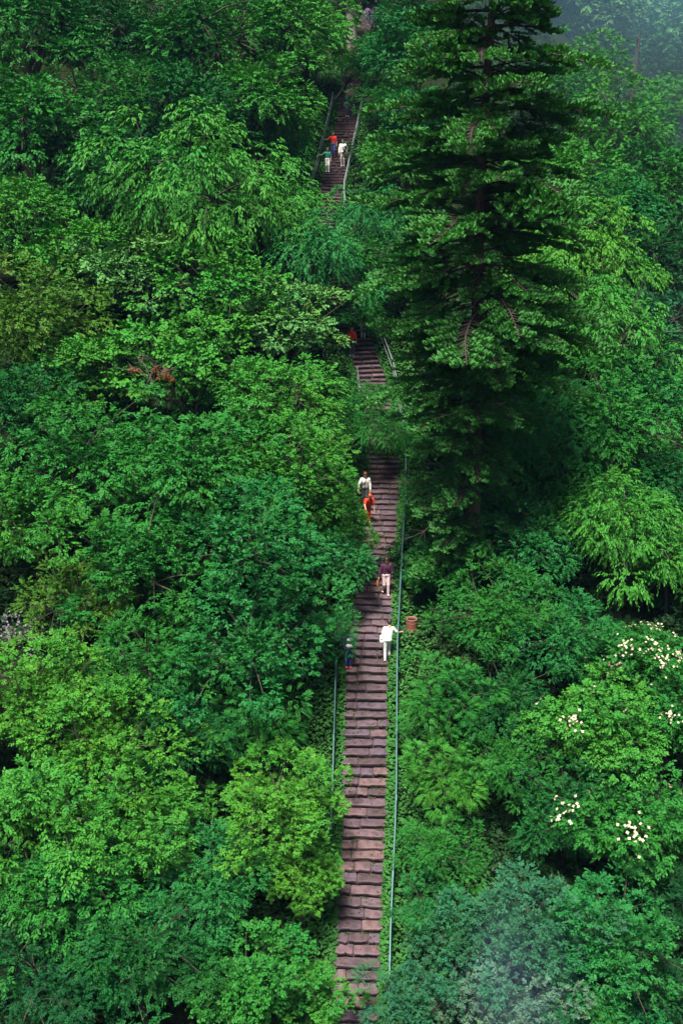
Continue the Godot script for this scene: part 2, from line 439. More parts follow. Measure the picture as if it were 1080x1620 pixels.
func make_kinds():
	var defs := {
		"broad": {"flat": 0.85, "lobes": 46, "lobe": 0.85, "lobe_flat": 0.7, "tilt": 0.5, "twigs": 55, "lpt": 8, "twig": 0.34, "drop": 0.25, "spread": 0.9, "mess": 0.9, "hang": 0.2, "ll": 0.142, "lw": 0.069, "n": 3},
		"maple": {"flat": 0.75, "lobes": 42, "lobe": 0.8, "lobe_flat": 0.5, "tilt": 0.35, "twigs": 55, "lpt": 6, "twig": 0.32, "drop": 0.15, "spread": 1.1, "mess": 0.8, "hang": 0.25, "ll": 0.138, "lw": 0.129, "n": 2, "lump": 1.8},
		"cherry": {"flat": 0.85, "lobes": 44, "lobe": 0.85, "lobe_flat": 0.7, "tilt": 0.5, "twigs": 52, "lpt": 9, "twig": 0.45, "drop": 0.6, "spread": 0.7, "mess": 0.8, "hang": 0.7, "ll": 0.159, "lw": 0.056, "n": 2},
		"small": {"flat": 0.9, "lobes": 52, "lobe": 0.8, "lobe_flat": 0.75, "tilt": 0.5, "twigs": 55, "lpt": 9, "twig": 0.36, "drop": 0.2, "spread": 0.9, "mess": 1.0, "hang": 0.15, "ll": 0.107, "lw": 0.060, "n": 2, "young": 0.03},
		"whorl": {"flat": 0.9, "lobes": 50, "lobe": 0.8, "lobe_flat": 0.75, "tilt": 0.5, "twigs": 60, "lpt": 8, "twig": 0.2, "drop": 0.1, "spread": 1.2, "mess": 0.9, "hang": 0.05, "ll": 0.146, "lw": 0.060, "n": 3},
		"feather": {"flat": 0.95, "lobes": 44, "lobe": 0.85, "lobe_flat": 0.8, "tilt": 0.5, "twigs": 75, "lpt": 16, "twig": 0.6, "drop": 0.4, "spread": 0.7, "mess": 0.8, "hang": 0.2, "ll": 0.120, "lw": 0.036, "n": 1},
		"pinnate": {"flat": 0.8, "lobes": 40, "lobe": 0.85, "lobe_flat": 0.7, "tilt": 0.6, "twigs": 32, "lpt": 16, "twig": 0.55, "drop": 0.35, "spread": 1.0, "mess": 0.4, "hang": 0.1, "ll": 0.146, "lw": 0.052, "n": 2, "pinnate": 1},
		"dogwood": {"flat": 0.85, "lobes": 44, "lobe": 0.85, "lobe_flat": 0.65, "tilt": 0.45, "twigs": 50, "lpt": 7, "twig": 0.34, "drop": 0.25, "spread": 0.9, "mess": 0.9, "hang": 0.25, "ll": 0.172, "lw": 0.086, "n": 2, "bloom": 0.27, "young": 0.08},
		"blossoming": {"flat": 0.85, "lobes": 44, "lobe": 0.85, "lobe_flat": 0.65, "tilt": 0.45, "twigs": 50, "lpt": 7, "twig": 0.34, "drop": 0.25, "spread": 0.9, "mess": 0.9, "hang": 0.25, "ll": 0.172, "lw": 0.086, "n": 1, "bloom": 0.55, "young": 0.08},
		"tuft": {"flat": 0.7, "lobes": 10, "lobe": 1.3, "lobe_flat": 0.7, "tilt": 0.5, "twigs": 40, "lpt": 7, "twig": 0.9, "drop": 0.3, "spread": 0.9, "mess": 0.9, "hang": 0.2, "ll": 0.42, "lw": 0.18, "n": 1},
		"far": {"flat": 0.95, "lobes": 32, "lobe": 0.9, "lobe_flat": 0.8, "tilt": 0.5, "twigs": 44, "lpt": 7, "twig": 0.4, "drop": 0.25, "spread": 0.9, "mess": 0.9, "hang": 0.3, "ll": 0.20, "lw": 0.11, "n": 1},
	}
	var s := 100
	for k in defs:
		crowns[k] = []
		for q in int(defs[k].n): s += 1; crowns[k].append(make_crown(s, defs[k]))

var tints := {
	"lime": [0.060, 0.225, 0.026], "bright": [0.044, 0.205, 0.028], "mid": [0.024, 0.155, 0.026], "cool": [0.020, 0.152, 0.038], "deep": [0.013, 0.100, 0.024],
	"dark": [0.010, 0.074, 0.024], "blue": [0.028, 0.130, 0.064], "grey": [0.075, 0.17, 0.12], "pale": [0.084, 0.240, 0.066], "olive": [0.056, 0.155, 0.020]}
var leaf_mats := {}

func tree(at_base: Vector3, R: float, kind: String, tint: String, label: String, group: String, rng: RandomNumberGenerator, called := "", category := "tree") -> Node3D:
	var set_: Array = crowns[kind][rng.randi() % crowns[kind].size()]
	if called == "": called = {"broad": "broadleaf_tree", "maple": "maple_tree", "cherry": "drooping_tree", "small": "small_leaved_tree", "whorl": "whorled_tree", "feather": "feathery_tree", "pinnate": "compound_leaved_shrub", "dogwood": "dogwood_tree", "blossoming": "dogwood_tree", "far": "distant_tree", "tuft": "leafy_shrub"}[kind]
	var o := thing(called, label, category, at_base, rng.randf() * TAU, group)
	o.scale = Vector3.ONE * (R / 3.0)
	if not leaf_mats.has(tint):
		var c: Array = tints[tint]
		leaf_mats[tint] = leaf_mat(lin(c[0], c[1], c[2]))
	part("trunk", set_[1], M.bark, o)
	part("crown", set_[0], leaf_mats[tint], o)
	if set_[2]: part("blossoms", set_[2], M.petal, o)
	return o

func tree_at(px: float, py: float, rpx: float, kind: String, tint: String, label: String, group: String, rng: RandomNumberGenerator, called := "", category := "tree", lean := 0.0) -> Node3D:
	var R := rpx * 45.0 / FOCAL
	var p := Vector3.ZERO
	for k in 4:
		p = hit(px, py, R * 1.5)
		R = rpx * depth_of(p) / FOCAL
	p.x -= sin(lean) * R * 1.5                     # a tree that leans over the steps stands beside them
	var o := tree(Vector3(p.x, land(p.x, p.z), p.z), R, kind, tint, label, group, rng, called, category)
	if lean != 0.0: o.basis = Basis(Vector3.BACK, -lean) * o.basis
	return o

func build_trees():
	make_kinds()
	var rng := RandomNumberGenerator.new(); rng.seed = 4242
	var up_left := "trees on the upper slope left of the stairs"
	var left := "trees on the slope left of the stairs"
	var right := "trees on the slope right of the stairs"
	var brush := "shrubs crowding the stairs"
	for t in [
		[50, 50, 125, "broad", "mid", "olive-tinged tree filling the top left corner", up_left],
		[45, 215, 120, "broad", "mid", "broad tree at the left edge just below the corner tree", up_left],
		[30, 350, 95, "broad", "bright", "round light green tree at the left edge above the maples", up_left],
		[190, 50, 105, "small", "deep", "dark tree beside the top left corner tree", up_left],
		[170, 170, 100, "small", "mid", "small-leaved tree right of the left edge, above the drooping tree", up_left],
		[320, 70, 120, "small", "mid", "dense tree at the top between the corner tree and the stairs", up_left],
		[300, 180, 95, "broad", "deep", "dark tree directly behind the big drooping tree", up_left],
		[440, 50, 105, "broad", "bright", "green tree at the top edge left of the pale trunk", up_left],
		[405, 165, 92, "broad", "bright", "leafy tree left of the top flight's walkers", up_left],
		[498, 60, 58, "broad", "bright", "light green tree just left of the pale trunk", up_left],
		[455, 232, 46, "small", "mid", "low bushy tree pressing against the top flight's left rail", up_left],
		[205, 300, 90, "broad", "deep", "shaded tree under the left shoulder of the drooping tree", up_left],
		[300, 320, 140, "cherry", "bright", "largest drooping tree with long hanging light green leaves", left],
		[415, 350, 100, "cherry", "bright", "smaller drooping tree right of the largest one", left],
		[120, 420, 90, "maple", "bright", "pale maple at the left above the withered twigs", left],
		[500, 420, 90, "cherry", "cool", "cool green drooping tree just below the top flight", left],
		[562, 486, 46, "broad", "mid", "tree hiding the steps just above the red dot of a walker", left, 0.45],
		[585, 360, 62, "cherry", "cool", "tree hiding the stairs below the top flight", right],
		[645, 260, 70, "broad", "bright", "light tree right of the top flight's rail", right],
		[610, 170, 45, "small", "mid", "small tree right of the top flight's upper end", right],
		[640, 90, 75, "broad", "cool", "bluish tree in front of the terrace, right of the pale trunk", right],
		[598, 88, 40, "broad", "mid", "small tree under the terrace walkers", right],
		[560, 102, 38, "broad", "bright", "bush leaning over the head of the top flight under the pale trunk", up_left, 0.6],
		[210, 450, 100, "maple", "pale", "maple with pale leaf tiers above the withered twigs", left],
		[340, 470, 105, "maple", "bright", "maple beneath the drooping tree", left],
		[455, 520, 85, "maple", "pale", "brightest maple, beside the red dot of a walker", left],
		[290, 590, 115, "maple", "bright", "maple with withered rust-red leaves on bare twigs", left],
		[50, 520, 105, "broad", "olive", "yellowish dense tree at the left edge, level with the withered twigs", left],
		[110, 600, 85, "maple", "bright", "maple between the yellowish edge tree and the withered twigs", left],
		[25, 650, 95, "broad", "deep", "shaded tree at the left edge under the yellowish one", left],
		[430, 640, 105, "broad", "bright", "tree just below the brightest maple", left],
		[584, 662, 64, "feather", "mid", "fine feathery tree leaning over the middle flight from the left", left, 0.5],
		[140, 745, 115, "broad", "mid", "wide tree below the withered twigs, toward the left edge", left],
		[310, 760, 135, "broad", "mid", "widest green tree left of the middle flight", left],
		[455, 770, 105, "whorl", "bright", "tree with star-like leaf whorls beside the red-shirted walker", left],
		[50, 830, 100, "broad", "bright", "light tree at the left edge, above the grey withered bush", left],
		[400, 890, 125, "whorl", "cool", "bluish-green tree left of the purple jacket", left],
		[522, 838, 62, "whorl", "bright", "small bright tree hiding the legs of the orange-red walker", left, 0.2],
		[235, 900, 115, "whorl", "mid", "tree halfway between the grey withered bush and the stairs", left],
		[530, 885, 60, "broad", "cool", "tree whose branches reach over the steps by the purple jacket", left, 0.35],
		[130, 960, 85, "small", "olive", "olive tree just right of the grey withered bush", left],
		[235, 1060, 95, "small", "mid", "small-leaved tree below and right of the grey withered bush", left],
		[390, 1040, 115, "whorl", "cool", "tree left of the half-hidden walker in blue", left],
		[60, 1110, 110, "whorl", "lime", "lime tree at the left edge under the grey withered bush", left],
		[512, 1012, 50, "small", "cool", "tree hiding the walker in blue", left],
		[160, 1180, 110, "whorl", "lime", "lime tree right of the lime edge tree", left],
		[300, 1160, 85, "small", "deep", "dark tree between the lime trees and the left rail", left],
		[400, 1160, 80, "pinnate", "mid", "ferny tree above the bright tree that juts over the steps", left],
		[440, 1290, 100, "whorl", "lime", "bright lime tree jutting over the left edge of the lower steps", left],
		[70, 1290, 125, "broad", "bright", "large tree at the left edge below the lime trees", left],
		[225, 1310, 110, "whorl", "bright", "tree left of the bright tree that juts over the steps", left],
		[110, 1430, 125, "broad", "mid", "green tree near the lower left corner", left],
		[320, 1420, 100, "small", "cool", "dark bluish tree below the bright jutting tree", left],
		[478, 1390, 66, "whorl", "lime", "tree under the bright jutting tree, touching the steps", left],
		[230, 1530, 115, "small", "deep", "dark tree at the bottom edge left of the large-leaved maple", left],
		[60, 1570, 115, "small", "dark", "darkest tree in the lower left corner", left],
		[390, 1560, 95, "maple", "mid", "large-leaved maple at the bottom edge left of the steps", left],
		[490, 1590, 58, "maple", "bright", "maple sprig with yellow-green tips at the foot of the steps", left],
		[578, -22, 52, "small", "dark", "dark tree directly behind the terrace walkers", right, 0.4],
		[645, 10, 46, "small", "deep", "shaded tree right of the terrace walkers", right],
		[665, 190, 60, "broad", "cool", "tree half behind the giant fir, left side, by the top flight", right],
		[640, 420, 65, "small", "mid", "tree between the giant fir and the hidden stairs", right],
		[880, 300, 95, "broad", "bright", "light tree showing right of the giant fir's upper boughs", right],
		[905, 420, 105, "cherry", "lime", "yellow-green drooping tree right of the giant fir", right],
		[975, 330, 75, "broad", "cool", "rounded tree under the dead grey trunk", right],
		[1045, 290, 85, "broad", "mid", "tree at the right edge below the mist", right],
		[965, 210, 80, "broad", "bright", "tree in front of the dead grey trunk", right],
		[1040, 410, 80, "small", "deep", "dark bluish tree at the right edge", right],
		[925, 540, 115, "cherry", "bright", "big drooping tree right of the giant fir's lower boughs", right],
		[1035, 520, 75, "whorl", "blue", "tree at the right edge with whitish upturned leaves", right],
		[1030, 630, 90, "broad", "cool", "tree at the right edge below the whitish-leaved one", right],
		[960, 680, 105, "broad", "mid", "broad tree right of the fir sapling thicket", right],
		[855, 700, 95, "feather", "cool", "feathery tree beside the giant fir's trunk", right],
		[1050, 770, 80, "broad", "deep", "shaded tree at the right edge above the drooping light-leaved one", right],
		[770, 740, 70, "small", "cool", "bluish tree in front of the giant fir's trunk", right],
		[900, 800, 90, "cherry", "mid", "light tree with long leaves above the dark hollow", right],
		[985, 850, 105, "cherry", "bright", "drooping light-leaved tree on the right, just above the dogwoods", right],
		[1060, 900, 60, "broad", "bright", "tree at the right edge beside the drooping light-leaved one", right],
		[830, 870, 85, "small", "cool", "small-leaved tree right of the giant fir's pale foot", right],
		[790, 980, 85, "small", "mid", "round tree just right of the giant fir's foot", right],
		[715, 690, 60, "small", "mid", "light-leaved tree low on the giant fir's left side, above the long rail", right],
		[850, 590, 70, "small", "bright", "tree among the giant fir's lower right boughs", right],
		[725, 870, 55, "small", "cool", "tree covering the giant fir's foot on its left side", right],
		[690, 800, 55, "small", "mid", "shrubby tree right of the rail beside the red-shirted walker", brush],
		[690, 910, 48, "small", "mid", "shrubby tree right of the rail beside the purple jacket", brush],
		[880, 1010, 80, "small", "cool", "tree left of the topmost dogwood blossoms", right],
		[1008, 1050, 75, "blossoming", "mid", "dogwood with the densest white blossom", right],
		[945, 1165, 95, "dogwood", "bright", "dogwood with scattered white blossom leaning to the left", right],
		[1055, 1140, 75, "dogwood", "mid", "dogwood with white blossom at the right edge", right],
		[712, 1110, 72, "pinnate", "mid", "shrub with ferny leaflets below the litter bin", brush],
		[790, 1110, 75, "small", "deep", "dark tree right of the ferny shrub", right],
		[708, 1230, 68, "pinnate", "bright", "bright ferny shrub beside the middle of the long rail", brush],
		[810, 1220, 75, "small", "mid", "tree between the bright ferny shrub and the dogwoods", right],
		[1000, 1310, 105, "dogwood", "mid", "dogwood with few blossoms, below the others", right],
		[890, 1300, 80, "broad", "deep", "shaded tree left of the lowest dogwood", right],
		[700, 1350, 62, "small", "mid", "low shrub against the long rail below the bright ferny one", brush],
		[690, 1450, 58, "small", "cool", "bluish low shrub against the lower end of the long rail", brush],
		[1045, 1430, 75, "small", "dark", "dark tree at the right edge above the misty trees", right],
		[835, 1490, 100, "whorl", "blue", "blue-green tree standing in the drifting mist", right],
		[955, 1510, 110, "whorl", "cool", "tree right of the misty blue-green tree", right],
		[735, 1500, 75, "whorl", "blue", "teal tree left of the misty blue-green tree", right],
		[655, 1600, 66, "whorl", "blue", "shrub covering the foot of the long rail", brush],
		[800, 1610, 90, "whorl", "grey", "pale grey-green tree at the bottom edge in the mist", right],
		[930, 1620, 90, "whorl", "cool", "tree at the bottom edge right of the mist", right],
		[1050, 1600, 80, "small", "dark", "darkest tree in the lower right corner", right],
	]:
		tree_at(t[0], t[1], t[2], t[3], t[4], t[5], t[6], rng, "", "tree", t[7] if t.size() > 7 else 0.0)
	# trees fading into the haze on the ridge to the right
	for t in [[930, 120, 60, "bright", "hazy pale tree on the ridge left of the dead grey trunk"], [1060, 170, 60, "bright", "hazy tree on the ridge right of the dead grey trunk"], [1010, 215, 55, "mid", "hazy tree at the foot of the dead grey trunk"], [870, 150, 60, "mid", "hazy tree showing behind the giant fir's right side"]]:
		tree_at(t[0], t[1], t[2], "broad", t[3], t[4], "trees on the hazy ridge", rng)
	# the far side of the valley
	var mm := MultiMesh.new(); mm.transform_format = MultiMesh.TRANSFORM_3D; mm.use_colors = true
	mm.mesh = crowns["far"][0][0]
	var put := []
	for k in 1900:
		var x := rng.randf_range(5.0, 185.0); var z := -rng.randf_range(125.0, 330.0)
		put.append(Transform3D(Basis(Vector3.UP, rng.randf() * TAU).scaled(Vector3.ONE * rng.randf_range(1.2, 2.2)), Vector3(x, land(x, z) - 3.0, z)))
		if put.size() >= 1800: break
	mm.instance_count = put.size()
	for k in put.size():
		mm.set_instance_transform(k, put[k]); var q := rng.randf_range(0.7, 1.3); mm.set_instance_color(k, Color(q * rng.randf_range(0.8, 1.3), q, q))
	var far := MultiMeshInstance3D.new(); far.name = "distant_forest"; far.multimesh = mm; far.material_override = leaf_mat(lin(0.05, 0.16, 0.05))
	add_child(far); far.set_meta("kind", "stuff"); tag(far, "blue hazy forest on the far mountainside beyond the valley", "forest")


# ------------------------------------------------------------------ the giant fir
func make_bough(seed_: int, L: float) -> ArrayMesh:
	var rng := RandomNumberGenerator.new(); rng.seed = seed_
	var wood := Soup.new(); var needles := Soup.new()
	var axis := func(s: float) -> Vector3: return Vector3(s * L, L * (0.06 * sin(s * PI) + 0.08 * s * s), 0.03 * L * sin(s * 5.0 + seed_))
	var pts := []; var rr := []
	for k in 7: pts.append(axis.call(k / 6.0)); rr.append(lerpf(0.045, 0.008, k / 6.0))
	wood.tube(pts, rr, 5)
	var n := int(L * 11.0)
	for k in n:
		var s := 0.22 + 0.78 * (k + rng.randf()) / n
		if s < 0.4 and rng.randf() < 0.45: continue
		var side := 1.0 if k % 2 else -1.0
		var c: Vector3 = axis.call(s)
		var d := Vector3(0.75, rng.randf_range(-0.05, 0.16), side * rng.randf_range(0.6, 1.0)).normalized()
		var bl := L * 0.46 * (1.08 - s) * rng.randf_range(0.7, 1.2) + 0.18
		var e := c + d * bl + Vector3(0, rng.randf_range(-0.30, 0.16) * bl, 0)
		wood.tube([c, e], [0.012, 0.005], 3)
		var m := int(bl / 0.052) + 2
		var tone := rng.randf_range(0.7, 1.25)
		for q in m:
			var t := (q + 1.0) / m
			if t < 0.22: continue
			for sd in [-1.0, 1.0]:
				var p := c.lerp(e, t)
				var nd := (d.rotated(Vector3.UP, sd * rng.randf_range(0.2, 1.4)) + Vector3(0, rng.randf_range(0.0, 1.1) + 0.5 * t, 0)).normalized()
				var v := tone * rng.randf_range(0.65, 1.3)
				var tip := 1.0
				if t > 0.6: v *= 2.2; tip = 1.3
				needles.leaf(p, nd, Vector3.UP * 0.6 + Vector3(rng.randf_range(-0.4, 1.0), 0, rng.randf_range(-0.8, 0.8)), rng.randf_range(0.10, 0.18), 0.062, 0.3, -0.12, Color(v * tip, v, v))
	var mesh := ArrayMesh.new(); wood.add_to(mesh, M.brown_twig); needles.add_to(mesh, M.needles)
	return mesh

func build_fir():
	M.needles = leaf_mat(lin(0.052, 0.200, 0.046), 0.5, 0.2, 0.6)
	var rng := RandomNumberGenerator.new(); rng.seed = 88
	var foot := hit(735, 975, 0.0)
	foot.y = land(foot.x, foot.z)
	var root := thing("fir_tree", "giant dark fir with tiered boughs towering over the stairs", "tree", foot)
	var H := 33.0
	var s := Soup.new(); var pts := []; var rr := []
	for k in 18:
		var t := k / 17.0
		pts.append(Vector3(0.12 * sin(t * 9.0), -0.8 + t * (H + 0.8), 0.1 * cos(t * 7.0))); rr.append(lerpf(0.36, 0.03, pow(t, 0.9)) + (0.12 if k == 0 else 0.0))
	s.tube(pts, rr, 14)
	part("trunk", s.mesh(M.fir_bark), M.fir_bark, root)
	var long_ := []; var short := []
	for k in 6: long_.append(make_bough(300 + k, 4.0)); short.append(make_bough(320 + k, 2.2))
	var y := 4.5; var a := 0.0
	while y < H - 0.5:
		var L: float
		if y < 7.0: L = 1.7
		elif y < 12.0: L = lerpf(2.6, 5.0, (y - 7.0) / 5.0)
		elif y < 21.0: L = lerpf(5.0, 3.9, (y - 13.0) / 8.0)
		else: L = lerpf(3.9, 0.3, pow((y - 21.0) / (H - 21.0), 1.1))
		var count := 5
		for k in count:
			a += TAU / count + rng.randf_range(-0.35, 0.35)
			var ll := L * rng.randf_range(0.6, 1.15)
			var pool: Array = long_ if ll > 2.8 else short
			var sc := ll / (4.0 if ll > 2.8 else 2.2)
			var o := MeshInstance3D.new(); o.name = "bough"; o.mesh = pool[rng.randi() % 6]; root.add_child(o, true)
			var yy := y + rng.randf_range(-0.25, 0.25)
			var tilt := lerpf(-0.26, -0.12, clampf((yy - 5.0) / 26.0, 0.0, 1.0)) + rng.randf_range(-0.22, 0.2)
			o.transform = Transform3D(Basis(Vector3.UP, a) * Basis(Vector3.BACK, tilt) * Basis.from_scale(Vector3(sc, sc, sc * rng.randf_range(0.85, 1.15))), Vector3(0, yy, 0))
		a += 0.9
		y += lerpf(0.95, 0.5, clampf((y - 8.0) / 22.0, 0.0, 1.0))
	for k in 122:
		var o := MeshInstance3D.new(); o.name = "bough"; o.mesh = short[rng.randi() % 6]; root.add_child(o, true)
		var sc := rng.randf_range(0.55, 1.25)
		o.transform = Transform3D(Basis(Vector3.UP, rng.randf() * TAU) * Basis(Vector3.BACK, rng.randf_range(-0.7, 0.1)) * Basis.from_scale(Vector3(sc, sc, sc)), Vector3(0, rng.randf_range(3.0, 26.0) if k % 2 else rng.randf_range(3.0, 12.0), 0))
	# the many further boughs that fill the crown
	for pool in [[long_[0], 36, 0.6, 1.1], [long_[2], 36, 0.55, 1.1], [short[1], 70, 0.6, 1.3], [short[3], 80, 0.7, 1.3]]:
		var mm := MultiMesh.new(); mm.transform_format = MultiMesh.TRANSFORM_3D; mm.mesh = pool[0]; mm.instance_count = pool[1]
		for k in int(pool[1]):
			var yy := rng.randf_range(7.0, 20.0) if pool[1] < 50 else (rng.randf_range(4.0, 28.0) if pool[1] < 75 else rng.randf_range(2.0, 11.0))
			var sc: float = rng.randf_range(pool[2], pool[3]) * (clampf(1.15 - (yy - 20.0) / 12.0, 0.2, 1.0)) * clampf((yy - 3.0) / 9.0, 0.55, 1.0)
			mm.set_instance_transform(k, Transform3D(Basis(Vector3.UP, rng.randf() * TAU) * Basis(Vector3.BACK, rng.randf_range(-0.55, 0.12)) * Basis.from_scale(Vector3(sc, sc, sc)), Vector3(0, yy, 0)))
		var fill := MultiMeshInstance3D.new(); fill.name = "boughs"; fill.multimesh = mm; root.add_child(fill, true); fill.set_meta("kind", "stuff")
	# bare dead branches low on the trunk
	for k in 22:
		var yy := rng.randf_range(4.0, 16.0)
		var ang := rng.randf() * TAU if k > 7 else rng.randf_range(1.9, 4.2)
		var L := rng.randf_range(1.4, 3.6)
		var w := Soup.new()
		var d := Vector3(cos(ang), 0, sin(ang)); var side := d.cross(Vector3.UP)
		var p0 := Vector3(0, yy, 0); var p1 := p0 + d * L * 0.4 - Vector3(0, 0.25, 0); var p2 := p0 + d * L * 0.75 + side * rng.randf_range(-0.5, 0.5) - Vector3(0, rng.randf_range(0.2, 0.6), 0); var p3 := p2 + d * L * 0.3 + side * rng.randf_range(-0.4, 0.4) + Vector3(0, rng.randf_range(-0.6, 0.3), 0)
		w.tube([p0, p1, p2, p3], [0.026, 0.02, 0.014, 0.005], 5)
		for q in 9:
			var b: Vector3 = [p1, p2, p3][q % 3].lerp(p2, rng.randf_range(0.0, 0.6))
			w.tube([b, b + (d + side * rng.randf_range(-1.4, 1.4) + Vector3(0, rng.randf_range(-0.7, 0.5), 0)) * rng.randf_range(0.25, 0.7)], [0.01, 0.003], 3)
		var mat: Material = M.twig if k % 3 == 0 else M.brown_twig
		part("dead_branch", w.mesh(mat), mat, root)


# ------------------------------------------------------------------ low growth
func build_undergrowth():
	var rng := RandomNumberGenerator.new(); rng.seed = 606
	# leafy carpet on both sides of the steps
	var s := Soup.new()
	for k in 110000:
		var h := 20.0 + 70.0 * pow(rng.randf(), 1.25)
		var p := path_at(h)
		var side := 1.0 if rng.randf() < 0.5 else -1.0
		var off := -0.10 + 4.3 * pow(rng.randf(), 1.4)
		var x := p.x + side * (p.z * 0.5 + off)
		var clump := bump_noise.get_noise_2d(x * 14.0, h * 14.0) * 0.5 + 0.5
		var y := land(x, -h) + rng.randf() * (0.12 + 0.75 * clump) * clampf(off * 1.6 + 0.1, 0.0, 1.0)
		var d := Vector3(rng.randf_range(-1, 1), rng.randf_range(-0.4, 0.4), rng.randf_range(-1, 1)).normalized()
		if off < 0.25: d.x = absf(d.x) * side
		var v := rng.randf_range(0.6, 1.3) * (0.8 + 0.5 * clump); var w := rng.randf_range(0.8, 1.5)
		var size := rng.randf_range(0.09, 0.2)
		s.leaf(Vector3(x, y, -h), d, Vector3(rng.randf_range(-0.6, 0.6), 1.0, rng.randf_range(-0.3, 0.9)).normalized(), size, size * 0.5, 0.2, 0.1, Color(v * w, v, v))
	var o := part("ground_cover", s.mesh(null), leaf_mat(lin(0.040, 0.160, 0.034)), self)
	o.set_meta("kind", "stuff"); tag(o, "low green creepers carpeting the ground along both sides of the steps", "ground cover")
	# moss and weeds in the joints
	var t := Soup.new()
	for st in steps:
		if st[0] > 62.0: break
		for q in rng.randi_range(0, 4):
			var c := Vector3(st[4] + rng.randf_range(-0.5, 0.5) * st[5], st[2] + 0.01, -(st[0] + st[1] - 0.03))
			for k in rng.randi_range(4, 16):
				var d := Vector3(rng.randf_range(-1, 1), rng.randf_range(0.1, 0.9), rng.randf_range(-0.3, 1)).normalized()
				var v := rng.randf_range(0.7, 1.3)
				t.leaf(c + Vector3(rng.randf_range(-0.14, 0.14), 0, rng.randf_range(-0.02, 0.03)), d, Vector3.UP, rng.randf_range(0.03, 0.08), 0.03, 0.2, 0.1, Color(v, v, v))
	var w := part("weeds", t.mesh(null), leaf_mat(lin(0.035, 0.11, 0.03)), self)
	w.set_meta("kind", "stuff"); tag(w, "moss and tiny weeds growing in the joints of the steps", "weeds")
	var f := Soup.new()
	for st2 in steps:
		if st2[0] > 62.0: break
		for q in rng.randi_range(3, 14):
			var edge := rng.randf_range(-0.5, 0.5); edge = signf(edge) * 0.5 * pow(absf(edge) * 2.0, 0.6)
			var v := rng.randf_range(0.6, 1.3)
			var c: Color = [Color(0.10, 0.06, 0.03), Color(0.05, 0.10, 0.02), Color(0.16, 0.11, 0.05)][rng.randi() % 3] * v
			f.leaf(Vector3(st2[4] + edge * st2[5] * 0.96, st2[2] + 0.025, -(st2[0] + rng.randf_range(0.05, 0.95) * st2[1])), Vector3(rng.randf_range(-1, 1), rng.randf_range(-0.1, 0.2), rng.randf_range(-1, 1)).normalized(), Vector3.UP, rng.randf_range(0.05, 0.11), 0.045, 0.2, 0.1, c)
	var fl := part("fallen_leaves", f.mesh(null), leaf_mat(Color.WHITE), self)
	fl.set_meta("kind", "stuff"); tag(fl, "brown and green fallen leaves lying on the steps", "fallen leaves")
	# bushes under the trees
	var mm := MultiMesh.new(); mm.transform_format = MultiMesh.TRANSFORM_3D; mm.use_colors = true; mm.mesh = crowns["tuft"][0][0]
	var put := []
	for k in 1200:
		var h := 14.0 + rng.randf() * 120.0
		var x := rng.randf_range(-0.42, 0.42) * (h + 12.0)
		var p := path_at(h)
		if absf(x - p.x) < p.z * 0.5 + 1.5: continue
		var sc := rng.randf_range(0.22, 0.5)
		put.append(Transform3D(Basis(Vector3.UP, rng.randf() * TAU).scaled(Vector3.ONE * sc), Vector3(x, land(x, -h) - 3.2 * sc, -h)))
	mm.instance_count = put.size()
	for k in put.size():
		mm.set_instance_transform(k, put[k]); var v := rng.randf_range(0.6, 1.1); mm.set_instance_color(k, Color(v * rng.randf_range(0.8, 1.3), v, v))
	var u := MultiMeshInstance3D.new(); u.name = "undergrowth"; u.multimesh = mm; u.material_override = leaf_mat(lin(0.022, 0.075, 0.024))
	add_child(u); u.set_meta("kind", "stuff"); tag(u, "shaded undergrowth filling the gaps between the trees", "undergrowth")


